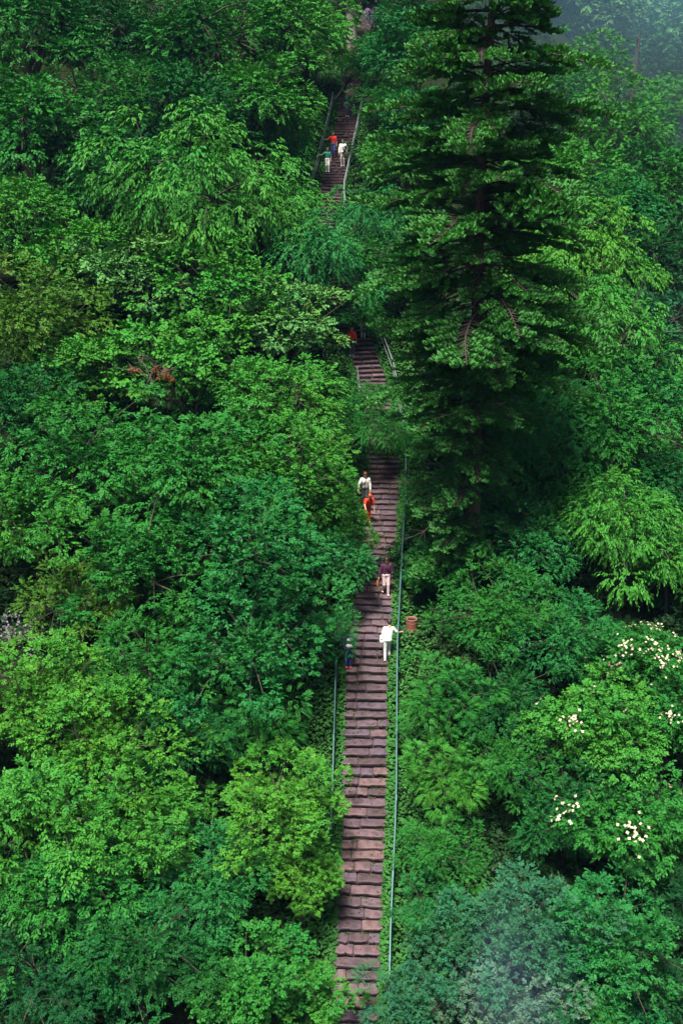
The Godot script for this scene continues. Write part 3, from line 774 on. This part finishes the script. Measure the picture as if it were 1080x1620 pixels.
# ------------------------------------------------------------------ small things
func build_small_things():
	var rng := RandomNumberGenerator.new(); rng.seed = 19
	# litter bin beside the rail
	var bp := hit(650, 1010, 0.1); bp.y = land(bp.x, bp.z) + 0.22
	var bin := thing("litter_bin", "round red-brown litter bin standing just right of the long handrail", "bin", bp)
	var prof := [[0.19, -0.4], [0.215, -0.38], [0.22, 0.2], [0.222, 0.36], [0.22, 0.5], [0.22, 0.56]]
	part("bin_body", lathe(prof, 22), M.clay, bin)
	part("rim", lathe([[0.22, 0.56], [0.228, 0.57], [0.226, 0.6], [0.205, 0.606], [0.19, 0.59], [0.185, 0.53]], 22), M.clay_rim, bin)
	part("bin_lining", lathe([[0.185, 0.53], [0.18, 0.1], [0.0, 0.08]], 22), M.core, bin)
	for y in [0.16, 0.42]: part("hoop", lathe([[0.214, y], [0.226, y + 0.005], [0.226, y + 0.03], [0.216, y + 0.035]], 22), M.clay_rim, bin)
	# dead grey trunk on the ridge
	var sp := hit(995, 200, 2.0); sp.y = land(sp.x, sp.z)
	var snag := thing("dead_tree", "bare grey dead trunk standing above the trees on the ridge", "dead tree", sp)
	var k_ := depth_of(sp) / FOCAL
	var top := 2.0 + 140.0 * k_
	var s := Soup.new(); s.tube([Vector3(0, -0.5, 0), Vector3(0.02, top * 0.35, 0), Vector3(0.05, top * 0.7, 0), Vector3(0.12, top * 0.93, 0), Vector3(0.2, top, 0)], [5.5 * k_, 5.0 * k_, 3.6 * k_, 2.2 * k_, 0.6 * k_], 9)
	part("trunk", s.mesh(M.snag), M.snag, snag)
	for q in 5:
		var yy := top * rng.randf_range(0.45, 0.9); var a := rng.randf() * TAU
		var w := Soup.new(); w.tube([Vector3(0.05, yy, 0), Vector3(0.05 + cos(a) * 0.45, yy + 0.15, sin(a) * 0.45)], [0.05, 0.015], 5)
		part("branch_stub", w.mesh(M.snag), M.snag, snag)
	# pale trunk at the top of the picture
	var pp := hit(556, 60, 0.6); pp.y = land(pp.x, pp.z)
	var pale := thing("pale_trunk_tree", "thick pale pinkish tree trunk beside the terrace at the top", "tree", pp)
	var pk := depth_of(pp) / FOCAL
	var u := Soup.new(); u.tube([Vector3(0, -0.6, 0), Vector3(0.0, 1.0, 0), Vector3(-0.1, 4.0, 0), Vector3(-0.1, 9.0, 0), Vector3(0.1, 14.0, 0)], [9.0 * pk, 8.0 * pk, 7.5 * pk, 6.5 * pk, 3.0 * pk], 12)
	part("trunk", u.mesh(M.pale_bark), M.pale_bark, pale)
	var cr := part("crown", crowns["broad"][1][0], leaf_mats["mid"], pale); cr.position = Vector3(0, 8.5, 0)
	# withered twigs with rust leaves over the maple
	var tp := hit(235, 595, 6.9)
	var tw := thing("withered_branch", "bare pale twigs with withered rust-red leaves on the maple", "branch", tp)
	var b := Soup.new(); var lv := Soup.new()
	for q in 7:
		var e := Vector3(rng.randf_range(-1.3, 1.6), rng.randf_range(-0.2, 0.9), rng.randf_range(-0.5, 0.8))
		var m := e * 0.5 + Vector3(rng.randf_range(-0.2, 0.2), rng.randf_range(0, 0.3), 0.1)
		b.tube([Vector3(0.3, -1.4, -0.3), Vector3(0.2, -0.3, 0), m, e], [0.02, 0.015, 0.011, 0.004], 5)
		for j in 9:
			var f := m.lerp(e, rng.randf())
			b.tube([f, f + Vector3(rng.randf_range(-0.35, 0.35), rng.randf_range(-0.1, 0.3), rng.randf_range(-0.3, 0.3))], [0.008, 0.003], 3)
			if q % 2 == 0:
				for g in 4: lv.leaf(f + Vector3(rng.randf_range(-0.15, 0.15), rng.randf_range(-0.15, 0.1), rng.randf_range(-0.1, 0.1)), Vector3(rng.randf_range(-0.5, 0.5), -1, rng.randf_range(-0.5, 0.5)).normalized(), Vector3(0, 0.3, 1), 0.13, 0.08, 0.3, 0.2, Color.WHITE * rng.randf_range(0.6, 1.3))
	part("twigs", b.mesh(M.twig), M.twig, tw)
	part("leaves", lv.mesh(M.withered), M.withered, tw)
	# grey withered bush at the left edge
	var gp := hit(28, 1000, 4.5)
	var gb := thing("withered_bush", "withered grey-violet bush with dry stems at the left edge", "bush", Vector3(gp.x, land(gp.x, gp.z), gp.z))
	var up := gp.y - gb.position.y
	var st := Soup.new(); var gl := Soup.new()
	for q in 14:
		var e := Vector3(rng.randf_range(-0.6, 0.6), up + rng.randf_range(-0.7, 0.8), rng.randf_range(-0.4, 0.5))
		st.tube([Vector3(rng.randf_range(-0.1, 0.1), -0.2, 0), Vector3(e.x * 0.4, up * 0.5, e.z * 0.3), e], [0.03, 0.02, 0.006], 4)
		for j in 14:
			var f := e + Vector3(rng.randf_range(-0.2, 0.35), rng.randf_range(-0.5, 0.2), rng.randf_range(-0.2, 0.3))
			gl.leaf(f, Vector3(rng.randf_range(-1, 1), rng.randf_range(-0.8, 0.3), rng.randf_range(-1, 1)).normalized(), Vector3(0, 0.6, 1), 0.11, 0.06, 0.3, 0.2, Color.WHITE * rng.randf_range(0.5, 1.3))
	part("stems", st.mesh(M.brown_twig), M.brown_twig, gb)
	part("leaves", gl.mesh(M.grey_leaf), M.grey_leaf, gb)

func lathe(prof: Array, sides: int) -> ArrayMesh:
	var st := SurfaceTool.new(); st.begin(Mesh.PRIMITIVE_TRIANGLES)
	for p in prof:
		for s in sides:
			var a := TAU * s / sides
			st.add_vertex(Vector3(cos(a) * p[0], p[1], sin(a) * p[0]))
	for r in prof.size() - 1:
		for s in sides:
			var a := r * sides + s; var b := r * sides + (s + 1) % sides
			for id in [a, b, a + sides, b, b + sides, a + sides]: st.add_index(id)
	st.generate_normals()
	return st.commit()


# ------------------------------------------------------------------ people
# surface nets over smoothly joined tapered capsules: bones are [a, b, radius a, radius b]
func nets(bones: Array, cell: float, k: float) -> ArrayMesh:
	var lo := Vector3.INF; var hi := -Vector3.INF
	for b in bones:
		for e in [[b[0], b[2]], [b[1], b[3]]]:
			lo = lo.min(e[0] - Vector3.ONE * e[1]); hi = hi.max(e[0] + Vector3.ONE * e[1])
	lo -= Vector3.ONE * cell * 2.5; hi += Vector3.ONE * cell * 2.5
	var n := Vector3i(((hi - lo) / cell).ceil()) + Vector3i.ONE
	var nx := n.x; var nxy := n.x * n.y
	var f := PackedFloat32Array(); f.resize(nxy * n.z); f.fill(1.0)
	for b in bones:
		var a: Vector3 = b[0]; var d: Vector3 = b[1] - b[0]; var dd := maxf(d.length_squared(), 1e-8)
		var r0: float = b[2]; var r1: float = b[3]
		var m := maxf(r0, r1) + k + cell * 2.0
		var l3 := Vector3i(((a.min(b[1]) - Vector3.ONE * m - lo) / cell).floor()).clamp(Vector3i.ZERO, n - Vector3i.ONE)
		var h3 := Vector3i(((a.max(b[1]) + Vector3.ONE * m - lo) / cell).ceil()).clamp(Vector3i.ZERO, n - Vector3i.ONE)
		for z in range(l3.z, h3.z + 1):
			for y in range(l3.y, h3.y + 1):
				for x in range(l3.x, h3.x + 1):
					var p := lo + Vector3(x, y, z) * cell - a
					var t := clampf(p.dot(d) / dd, 0.0, 1.0)
					var dist := (p - d * t).length() - lerpf(r0, r1, t)
					var id := x + y * nx + z * nxy
					var o := f[id]
					var q := maxf(k - absf(o - dist), 0.0)
					f[id] = minf(o, dist) - q * q * 0.25 / k
	var st := SurfaceTool.new(); st.begin(Mesh.PRIMITIVE_TRIANGLES)
	var at := PackedInt32Array(); at.resize(f.size()); at.fill(-1)
	var offs := [0, 1, nx, nx + 1, nxy, nxy + 1, nxy + nx, nxy + nx + 1]
	var count := 0
	for z in n.z - 1:
		for y in n.y - 1:
			for x in nx - 1:
				var id := x + y * nx + z * nxy
				var inside := 0
				for o in offs:
					if f[id + o] < 0.0: inside += 1
				if inside == 0 or inside == 8: continue
				var sum := Vector3.ZERO; var c := 0
				for e in 12:
					var i0: int = [0, 2, 4, 6, 0, 1, 4, 5, 0, 1, 2, 3][e]; var i1: int = [1, 3, 5, 7, 2, 3, 6, 7, 4, 5, 6, 7][e]
					var v0 := f[id + offs[i0]]; var v1 := f[id + offs[i1]]
					if (v0 < 0.0) != (v1 < 0.0):
						sum += Vector3(i0 & 1, (i0 >> 1) & 1, i0 >> 2).lerp(Vector3(i1 & 1, (i1 >> 1) & 1, i1 >> 2), v0 / (v0 - v1)); c += 1
				at[id] = count; count += 1
				st.add_vertex(lo + (Vector3(x, y, z) + sum / c) * cell)
	for z in range(1, n.z - 1):
		for y in range(1, n.y - 1):
			for x in range(1, nx - 1):
				var id := x + y * nx + z * nxy
				var s := f[id] < 0.0
				for ax in 3:
					if (f[id + [1, nx, nxy][ax]] < 0.0) == s: continue
					var p: int = [nx, nxy, 1][ax]; var q: int = [nxy, 1, nx][ax]
					var quad := [at[id - p - q], at[id - q], at[id], at[id - p]]
					for j in ([0, 2, 1, 0, 3, 2] if s else [0, 1, 2, 0, 2, 3]): st.add_index(quad[j])
	st.generate_normals()
	return st.commit()

var hand_mesh := {}
var head_mesh: ArrayMesh
var hair_mesh := {}

func make_person_parts():
	for s in [-1.0, 1.0]:                # hand hanging along -y, palm facing the body, thumb forward (+z)
		var b := [[Vector3(0, 0.02, 0), Vector3(0, -0.03, 0.0), 0.024, 0.026], [Vector3(0, -0.03, -0.018), Vector3(0, -0.085, -0.024), 0.015, 0.013], [Vector3(0, -0.03, 0.018), Vector3(0, -0.09, 0.026), 0.016, 0.013], [Vector3(0, -0.03, 0), Vector3(0, -0.09, 0), 0.016, 0.013]]
		for q in 4:
			var z := 0.030 - 0.020 * q
			var L: float = [0.068, 0.076, 0.070, 0.055][q]
			var a := Vector3(0, -0.088, z); var m := a + Vector3(-s * 0.010, -L * 0.5, 0.002); var e := m + Vector3(-s * 0.024, -L * 0.45, 0)
			b.append([a, m, 0.0088, 0.0082]); b.append([m, e, 0.0082, 0.007])
		b.append([Vector3(0, -0.02, 0.02), Vector3(-s * 0.006, -0.05, 0.046), 0.013, 0.0105]); b.append([Vector3(-s * 0.006, -0.05, 0.046), Vector3(-s * 0.014, -0.088, 0.052), 0.010, 0.008])
		hand_mesh[s] = nets(b, 0.006, 0.008)
	# head about its centre (eye height), face to +z
	head_mesh = nets([[Vector3(0, 0.035, -0.02), Vector3(0, 0.03, 0.02), 0.088, 0.082], [Vector3(0, -0.02, 0.02), Vector3(0, -0.075, 0.045), 0.068, 0.040], [Vector3(0, 0.0, 0.09), Vector3(0, -0.035, 0.108), 0.010, 0.014],
		[Vector3(-0.028, -0.066, 0.075), Vector3(0.028, -0.066, 0.075), 0.011, 0.011], [Vector3(-0.078, -0.005, 0), Vector3(-0.082, -0.04, 0.0), 0.016, 0.010], [Vector3(0.078, -0.005, 0), Vector3(0.082, -0.04, 0.0), 0.016, 0.010],
		[Vector3(-0.04, 0.022, 0.078), Vector3(0.04, 0.022, 0.078), 0.014, 0.014], [Vector3(0, -0.06, -0.01), Vector3(0, -0.16, -0.02), 0.055, 0.056]], 0.010, 0.02)
	hair_mesh["short"] = nets([[Vector3(0, 0.055, -0.03), Vector3(0, 0.06, 0.015), 0.094, 0.084], [Vector3(0, 0.0, -0.05), Vector3(0, -0.04, -0.05), 0.075, 0.06]], 0.012, 0.02)
	hair_mesh["long"] = nets([[Vector3(0, 0.055, -0.03), Vector3(0, 0.06, 0.015), 0.096, 0.086], [Vector3(0, 0.0, -0.055), Vector3(0, -0.17, -0.085), 0.085, 0.055], [Vector3(-0.07, 0.02, 0.0), Vector3(-0.075, -0.12, -0.02), 0.03, 0.022], [Vector3(0.07, 0.02, 0.0), Vector3(0.075, -0.12, -0.02), 0.03, 0.022]], 0.012, 0.02)

# pose: directions of limbs in the figure's own frame (face to +z, y up); o.at is where the lower foot stands
func person(label: String, at: Vector3, face: float, o: Dictionary) -> Node3D:
	var root := thing("person", label, "person", at, face, "walkers on the stairs")
	var sc: float = o.get("tall", 1.68) / 1.70
	var cell: float = o.get("cell", 0.026)
	var lean: Vector3 = o.get("lean", Vector3(0, 1, 0.06)).normalized()
	var pelvis := Vector3(0, 0.93, 0)
	var side := Vector3(1, 0, 0)
	var chest := pelvis + lean * 0.34; var neck := pelvis + lean * 0.50
	var head := neck + (lean + Vector3(0, 0.6, 0.12)).normalized() * 0.17
	var skin := [[pelvis, chest, 0.09, 0.095], [neck - lean * 0.02, head - Vector3(0, 0.05, 0), 0.05, 0.05]]
	var shirt := [[pelvis + lean * 0.02 - side * 0.06, chest - side * 0.07, 0.105, 0.105], [pelvis + lean * 0.02 + side * 0.06, chest + side * 0.07, 0.105, 0.105], [chest, neck - lean * 0.05, 0.11, 0.075]]
	var legs := [[pelvis - side * 0.06, pelvis + side * 0.06, 0.118, 0.118]]
	var shoes := []
	var low := 10.0
	var hands := []
	for s in [-1.0, 1.0]:
		var nm := "l" if s > 0 else "r"             # facing +z, the figure's left hand is at +x
		var hip = pelvis + side * s * 0.085 - Vector3(0, 0.03, 0)
		var knee: Vector3 = hip + o.get(nm + "thigh", Vector3(0, -1, 0.05)).normalized() * 0.42
		var ankle: Vector3 = knee + o.get(nm + "shin", Vector3(0, -1, -0.05)).normalized() * 0.40
		skin.append([hip, knee, 0.075, 0.05]); skin.append([knee, ankle, 0.048, 0.034])
		legs.append([hip, knee, 0.098, 0.070]); legs.append([knee, ankle + (knee - ankle) * 0.08, 0.068, 0.058 * o.get("hem", 1.0)])
		shoes.append([ankle - Vector3(0, 0.035, 0.035), ankle + Vector3(0, -0.045, 0.10), 0.046, 0.038]); shoes.append([ankle, ankle - Vector3(0, 0.03, 0), 0.042, 0.045])
		low = minf(low, ankle.y - 0.085)
		var sh = chest + side * s * 0.165 + lean * 0.09
		var elbow: Vector3 = sh + o.get(nm + "arm", Vector3(s * 0.25, -1, 0.0)).normalized() * 0.28
		var wrist: Vector3 = elbow + o.get(nm + "fore", Vector3(s * 0.05, -1, 0.25)).normalized() * 0.25
		skin.append([chest + lean * 0.08, sh, 0.06, 0.052]); skin.append([sh, elbow, 0.050, 0.040]); skin.append([elbow, wrist, 0.040, 0.027])
		shirt.append([chest + lean * 0.07, sh, 0.085, 0.072])
		if o.get("sleeve", 1.0) > 0.6: shirt.append([sh, elbow, 0.072, 0.058]); shirt.append([elbow, wrist + (elbow - wrist) * 0.12, 0.058, 0.042])
		else: shirt.append([sh, sh.lerp(elbow, 0.7), 0.074, 0.072])
		hands.append([s, elbow, wrist])
	var lift := Vector3(0, -low, 0)
	root.scale = Vector3.ONE * sc
	# the body: one mesh, with head and hands of their own finer grid joined in
	var st := SurfaceTool.new(); st.begin(Mesh.PRIMITIVE_TRIANGLES)
	st.append_from(nets(skin, cell, 0.04), 0, Transform3D(Basis(), lift))
	var hb := Basis(Vector3.RIGHT, o.get("nod", 0.15)) * Basis(Vector3.UP, o.get("look", 0.0))
	st.append_from(head_mesh, 0, Transform3D(hb, head + lift))
	for h in hands:
		var down: Vector3 = -(h[2] - h[1]).normalized()
		var hz := (Vector3(0, 0, 1) - down * down.z).normalized() if absf(down.z) < 0.9 else Vector3(0, 1, 0)
		hz = (hz - down * hz.dot(down)).normalized()
		st.append_from(hand_mesh[h[0]], 0, Transform3D(Basis(down.cross(hz).normalized(), down, hz), h[2] + lift))
	var sk := flat_mat(lin(0.50, 0.30, 0.21), 0.55); sk.subsurf_scatter_enabled = true; sk.subsurf_scatter_strength = 0.1
	part("body", st.commit(), sk, root)
	for g in [["shirt", shirt, o.shirt, 0.03], ["trousers", legs, o.trousers, 0.025]]:
		var p := part(g[0], nets(g[1], cell, g[3]), flat_mat(lin(g[2][0], g[2][1], g[2][2]), 0.85), root); p.position = lift
	for k in 2:
		var p := part("shoe", nets([shoes[k * 2], shoes[k * 2 + 1]], minf(cell, 0.016), 0.02), flat_mat(lin(o.shoes[0], o.shoes[1], o.shoes[2]), 0.6), root); p.position = lift
	var hr := part("hair", hair_mesh[o.get("hair", "short")], flat_mat(lin(o.get("hue", [0.02, 0.015, 0.012])[0], o.get("hue", [0.02, 0.015, 0.012])[1], o.get("hue", [0.02, 0.015, 0.012])[2]), 0.5), root)
	hr.transform = Transform3D(hb, head + lift)
	if o.has("bag"):                       # shoulder bag with its strap, worn by the figure
		var bs: float = o.get("bag_side", 1.0)
		var bc := pelvis + side * bs * 0.24 + Vector3(0, 0.02, 0.02) + lift
		var bag := part("shoulder_bag", nets([[bc + Vector3(0, 0.06, -0.08), bc + Vector3(0, 0.06, 0.08), 0.06, 0.06], [bc + Vector3(0, -0.08, -0.09), bc + Vector3(0, -0.08, 0.09), 0.075, 0.075]], 0.02, 0.04), flat_mat(lin(o.bag[0], o.bag[1], o.bag[2]), 0.7), root)
		var sp := Soup.new(); var nl := neck + lift
		sp.tube([bc + Vector3(0, 0.1, 0.06), chest + lift + Vector3(0, -0.02, 0.135), nl + Vector3(-bs * 0.09, 0.0, 0.03), chest + lift + Vector3(0, -0.02, -0.135), bc + Vector3(0, 0.1, -0.06)], [0.014, 0.014, 0.014, 0.014, 0.014], 5)
		part("strap", sp.mesh(null), flat_mat(lin(o.bag[0] * 1.2, o.bag[1] * 1.2, o.bag[2] * 1.2), 0.7), bag)
	if o.has("pack"):
		var pc := chest - lean * 0.04 + Vector3(0, 0, -0.2) + lift
		part("backpack", nets([[pc + Vector3(-0.06, -0.14, 0), pc + Vector3(0.06, -0.14, 0), 0.10, 0.10], [pc + Vector3(-0.05, 0.1, 0), pc + Vector3(0.05, 0.1, 0), 0.09, 0.09]], 0.022, 0.05), flat_mat(lin(o.pack[0], o.pack[1], o.pack[2]), 0.7), root)
	if o.has("pattern"):
		var dots := Soup.new(); var rng := RandomNumberGenerator.new(); rng.seed = 3
		for q in 34:
			var a := rng.randf() * TAU; var c := pelvis.lerp(neck, rng.randf_range(0.05, 0.85)) + lift
			var d := Vector3(cos(a) * 1.35, 0, sin(a)).normalized()
			var p0 := c + Vector3(cos(a) * 0.175, 0, sin(a) * 0.118)
			dots.tube([p0 - d * 0.01, p0 + d * 0.006], [0.028, 0.022], 7, Color.WHITE, true)
		part("print_dots", dots.mesh(null), flat_mat(lin(0.75, 0.35, 0.03), 0.8), root)
	return root

func on_stair(px: float, py: float) -> Vector3:     # the tread whose centre shows at picture row py, at column px
	var best := 1e9; var p := Vector3.ZERO
	for s in steps:
		var c := Vector3(s[4], s[2], -(s[0] + s[1] * 0.55))
		var v := view_basis.inverse() * (c - EYE)
		var row := 810.0 - v.y / -v.z * FOCAL
		if absf(row - py) < best:
			best = absf(row - py); p = c; p.x = (px - 540.0) / FOCAL * -v.z
	return p

func build_people():
	make_person_parts()
	var white := [0.78, 0.78, 0.8]; var fine := 0.02
	# going up, hand on the rail
	person("person in white shirt and white trousers climbing with a hand on the rail", on_stair(612, 1046), PI, {"cell": fine, "shirt": white, "trousers": [0.72, 0.76, 0.8], "shoes": [0.7, 0.7, 0.7], "lean": Vector3(-0.14, 1, 0.36), "nod": 0.5, "sleeve": 0.3,
		"lthigh": Vector3(0, -1, 0.0), "lshin": Vector3(0, -1, -0.1), "rthigh": Vector3(0, -0.8, 0.55), "rshin": Vector3(0, -1, -0.2), "rarm": Vector3(-0.62, -0.75, 0.2), "rfore": Vector3(-0.6, -0.15, 0.6), "larm": Vector3(0.35, -1, 0.1), "lfore": Vector3(0.05, -1, 0.3), "bag": white, "bag_side": 1.0})
	# coming down in a purple jacket
	var p2 := on_stair(610, 938)
	person("person in purple jacket and pale pink trousers walking down with a dark bag", p2, 0.1, {"cell": fine, "shirt": [0.07, 0.012, 0.05], "trousers": [0.62, 0.47, 0.52], "shoes": [0.65, 0.5, 0.5], "hair": "long", "hue": [0.03, 0.012, 0.01], "nod": 0.35,
		"lthigh": Vector3(0, -1, 0.22), "lshin": Vector3(0, -1, 0.02), "rthigh": Vector3(0, -1, 0.12), "rshin": Vector3(-0.1, -0.85, -0.55), "bag": [0.012, 0.01, 0.014], "bag_side": 1.0, "rarm": Vector3(-0.35, -1, 0.05), "rfore": Vector3(-0.25, -1, 0.15)})
	var bottle := thing("orange_bottle", "orange drinks bottle in the hand of the purple-jacketed person", "bottle", p2 + Vector3(-0.36, 0.42, 0.1))
	part("bottle_body", lathe([[0.0, 0.0], [0.036, 0.004], [0.04, 0.02], [0.04, 0.18], [0.034, 0.21], [0.016, 0.245], [0.016, 0.26]], 14), flat_mat(lin(0.75, 0.22, 0.02), 0.3), bottle)
	part("cap", lathe([[0.018, 0.258], [0.019, 0.285], [0.0, 0.287]], 12), flat_mat(lin(0.7, 0.3, 0.05), 0.4), bottle)
	# two coming down past the branches
	person("person in white shirt carrying a dark bag behind the red-shirted one", on_stair(577, 803), 0.0, {"cell": fine, "shirt": white, "trousers": [0.03, 0.03, 0.04], "shoes": [0.05, 0.05, 0.05], "hair": "long", "hue": [0.10, 0.02, 0.012], "nod": 0.4, "bag": [0.015, 0.015, 0.02], "bag_side": -1.0, "lean": Vector3(0, 1, 0.2), "rarm": Vector3(-0.5, -0.9, 0.3), "lthigh": Vector3(0, -1, 0.3)})
	person("person in orange-red patterned shirt below the white-shirted one", on_stair(581, 826), 0.15, {"cell": fine, "tall": 1.6, "shirt": [0.72, 0.035, 0.012], "trousers": [0.60, 0.04, 0.015], "shoes": [0.5, 0.3, 0.2], "nod": 0.5, "lean": Vector3(0.08, 1, 0.85), "sleeve": 0.3, "pattern": 1, "hue": [0.4, 0.05, 0.01], "rthigh": Vector3(0, -0.9, 0.4), "rarm": Vector3(-0.3, -0.8, 0.6), "rfore": Vector3(0.1, -0.6, 0.8)})
	# half hidden at the left
	person("person in dark blue with pink shoes, half hidden by leaves at the steps' left edge", on_stair(551, 1056), PI + 0.4, {"cell": fine, "shirt": [0.02, 0.09, 0.13], "trousers": [0.015, 0.03, 0.16], "shoes": [0.75, 0.12, 0.14], "pack": [0.35, 0.36, 0.36], "lthigh": Vector3(0, -1, 0.3), "lshin": Vector3(0, -1, -0.25), "lean": Vector3(0, 1, 0.25)})
	# glimpsed among the leaves above the middle flight
	person("person in bright red shirt glimpsed beside the brightest maple", on_stair(556, 566), 0.3, {"shirt": [0.75, 0.03, 0.015], "trousers": [0.05, 0.06, 0.1], "shoes": [0.3, 0.3, 0.3]})
	person("person with pale legs glimpsed above the short middle flight", on_stair(574, 538), 0.0, {"shirt": [0.05, 0.03, 0.04], "trousers": [0.6, 0.55, 0.58], "shoes": [0.5, 0.5, 0.5]})
	# top flight
	person("person in red shirt and blue jeans holding the left rail of the top flight", on_stair(527, 250), 0.05, {"shirt": [0.72, 0.03, 0.015], "trousers": [0.05, 0.08, 0.25], "shoes": [0.2, 0.05, 0.04], "sleeve": 0.3, "hue": [0.05, 0.015, 0.01], "rarm": Vector3(-0.8, -0.5, 0.2), "rfore": Vector3(-0.9, -0.05, 0.2), "lthigh": Vector3(0, -1, 0.3), "lshin": Vector3(0, -1, -0.1)})
	person("person in green shirt and white trousers in front of the red shirt", on_stair(518, 272), 0.1, {"tall": 1.6, "shirt": [0.02, 0.20, 0.15], "trousers": white, "shoes": white, "sleeve": 0.3, "hue": [0.06, 0.015, 0.01], "rarm": Vector3(-0.8, -0.5, 0.2), "rfore": Vector3(-0.9, 0.0, 0.2), "lthigh": Vector3(0, -1, 0.25), "rthigh": Vector3(0, -1, 0.05), "rshin": Vector3(0, -1, -0.35)})
	person("person in open white jacket over purple top, right side of the top flight", on_stair(542, 264), -0.1, {"tall": 1.75, "shirt": white, "trousers": [0.66, 0.52, 0.56], "shoes": white, "hair": "long", "bag": [0.06, 0.012, 0.05], "bag_side": 0.4, "larm": Vector3(0.6, -0.8, 0.1), "lfore": Vector3(-0.3, -1, 0.3), "lthigh": Vector3(0, -1, 0.15)})
	person("person in dark clothes with white shoes at the top flight's upper end", on_stair(549, 184), 0.0, {"shirt": [0.03, 0.03, 0.06], "trousers": [0.05, 0.05, 0.12], "shoes": white, "rthigh": Vector3(0, -1, 0.25)})
	person("person in pale pink top just behind the white shoes", on_stair(553, 172), 0.0, {"shirt": [0.6, 0.35, 0.4], "trousers": [0.03, 0.03, 0.05], "shoes": [0.2, 0.2, 0.2], "hair": "long"})
	person("person in dark red top at the very head of the top flight", on_stair(559, 168), 0.2, {"shirt": [0.25, 0.04, 0.08], "trousers": [0.03, 0.03, 0.05], "shoes": [0.2, 0.2, 0.2]})
	# terrace
	for q in [[571, 36, [0.04, 0.035, 0.14], "person in blue-violet clothes on the terrace, nearer the pale trunk"], [582, 40, [0.16, 0.09, 0.26], "person in lilac top on the terrace, at its middle"], [589, 38, [0.10, 0.025, 0.12], "person in purple top on the terrace, farthest from the pale trunk"]]:
		person(q[3], on_stair(q[0], q[1]), 0.0, {"shirt": q[2], "trousers": [0.08, 0.09, 0.15], "shoes": [0.3, 0.3, 0.35], "cell": 0.032})


# ------------------------------------------------------------------ mist
func mist_bank(label: String, at: Vector3, size: Vector3, density: float, c: Color):
	var f := FogVolume.new(); f.name = numbered("mist"); f.shape = RenderingServer.FOG_VOLUME_SHAPE_ELLIPSOID; f.size = size
	var m := FogMaterial.new(); m.density = density; m.albedo = c; f.material = m
	f.position = at; add_child(f); f.set_meta("kind", "stuff"); tag(f, label, "mist", "banks of mist")

func build_mist():
	mist_bank("blue mist filling the valley behind the ridge", Vector3(90, 54, -195), Vector3(210, 50, 230), 0.0085, Color(0.52, 0.78, 1.0))
	mist_bank("thin pale mist drifting over the ridge with the dead grey trunk", EYE + ray(1040, 170) * 92.0, Vector3(60, 22, 66), 0.002, Color(0.68, 0.88, 0.95))
	var rng := RandomNumberGenerator.new(); rng.seed = 12
	for k in 9:
		var size := Vector3(rng.randf_range(0.8, 3.6), rng.randf_range(3.0, 8.0), rng.randf_range(2.0, 5.0))
		mist_bank("wisp of pale mist rising among the blue-green trees", EYE + ray(815.0 + rng.randf_range(-30.0, 30.0), 1560.0 + rng.randf_range(-90.0, 60.0)) * rng.randf_range(25.0, 28.0), size, 0.0026, Color(0.66, 0.82, 1.0))
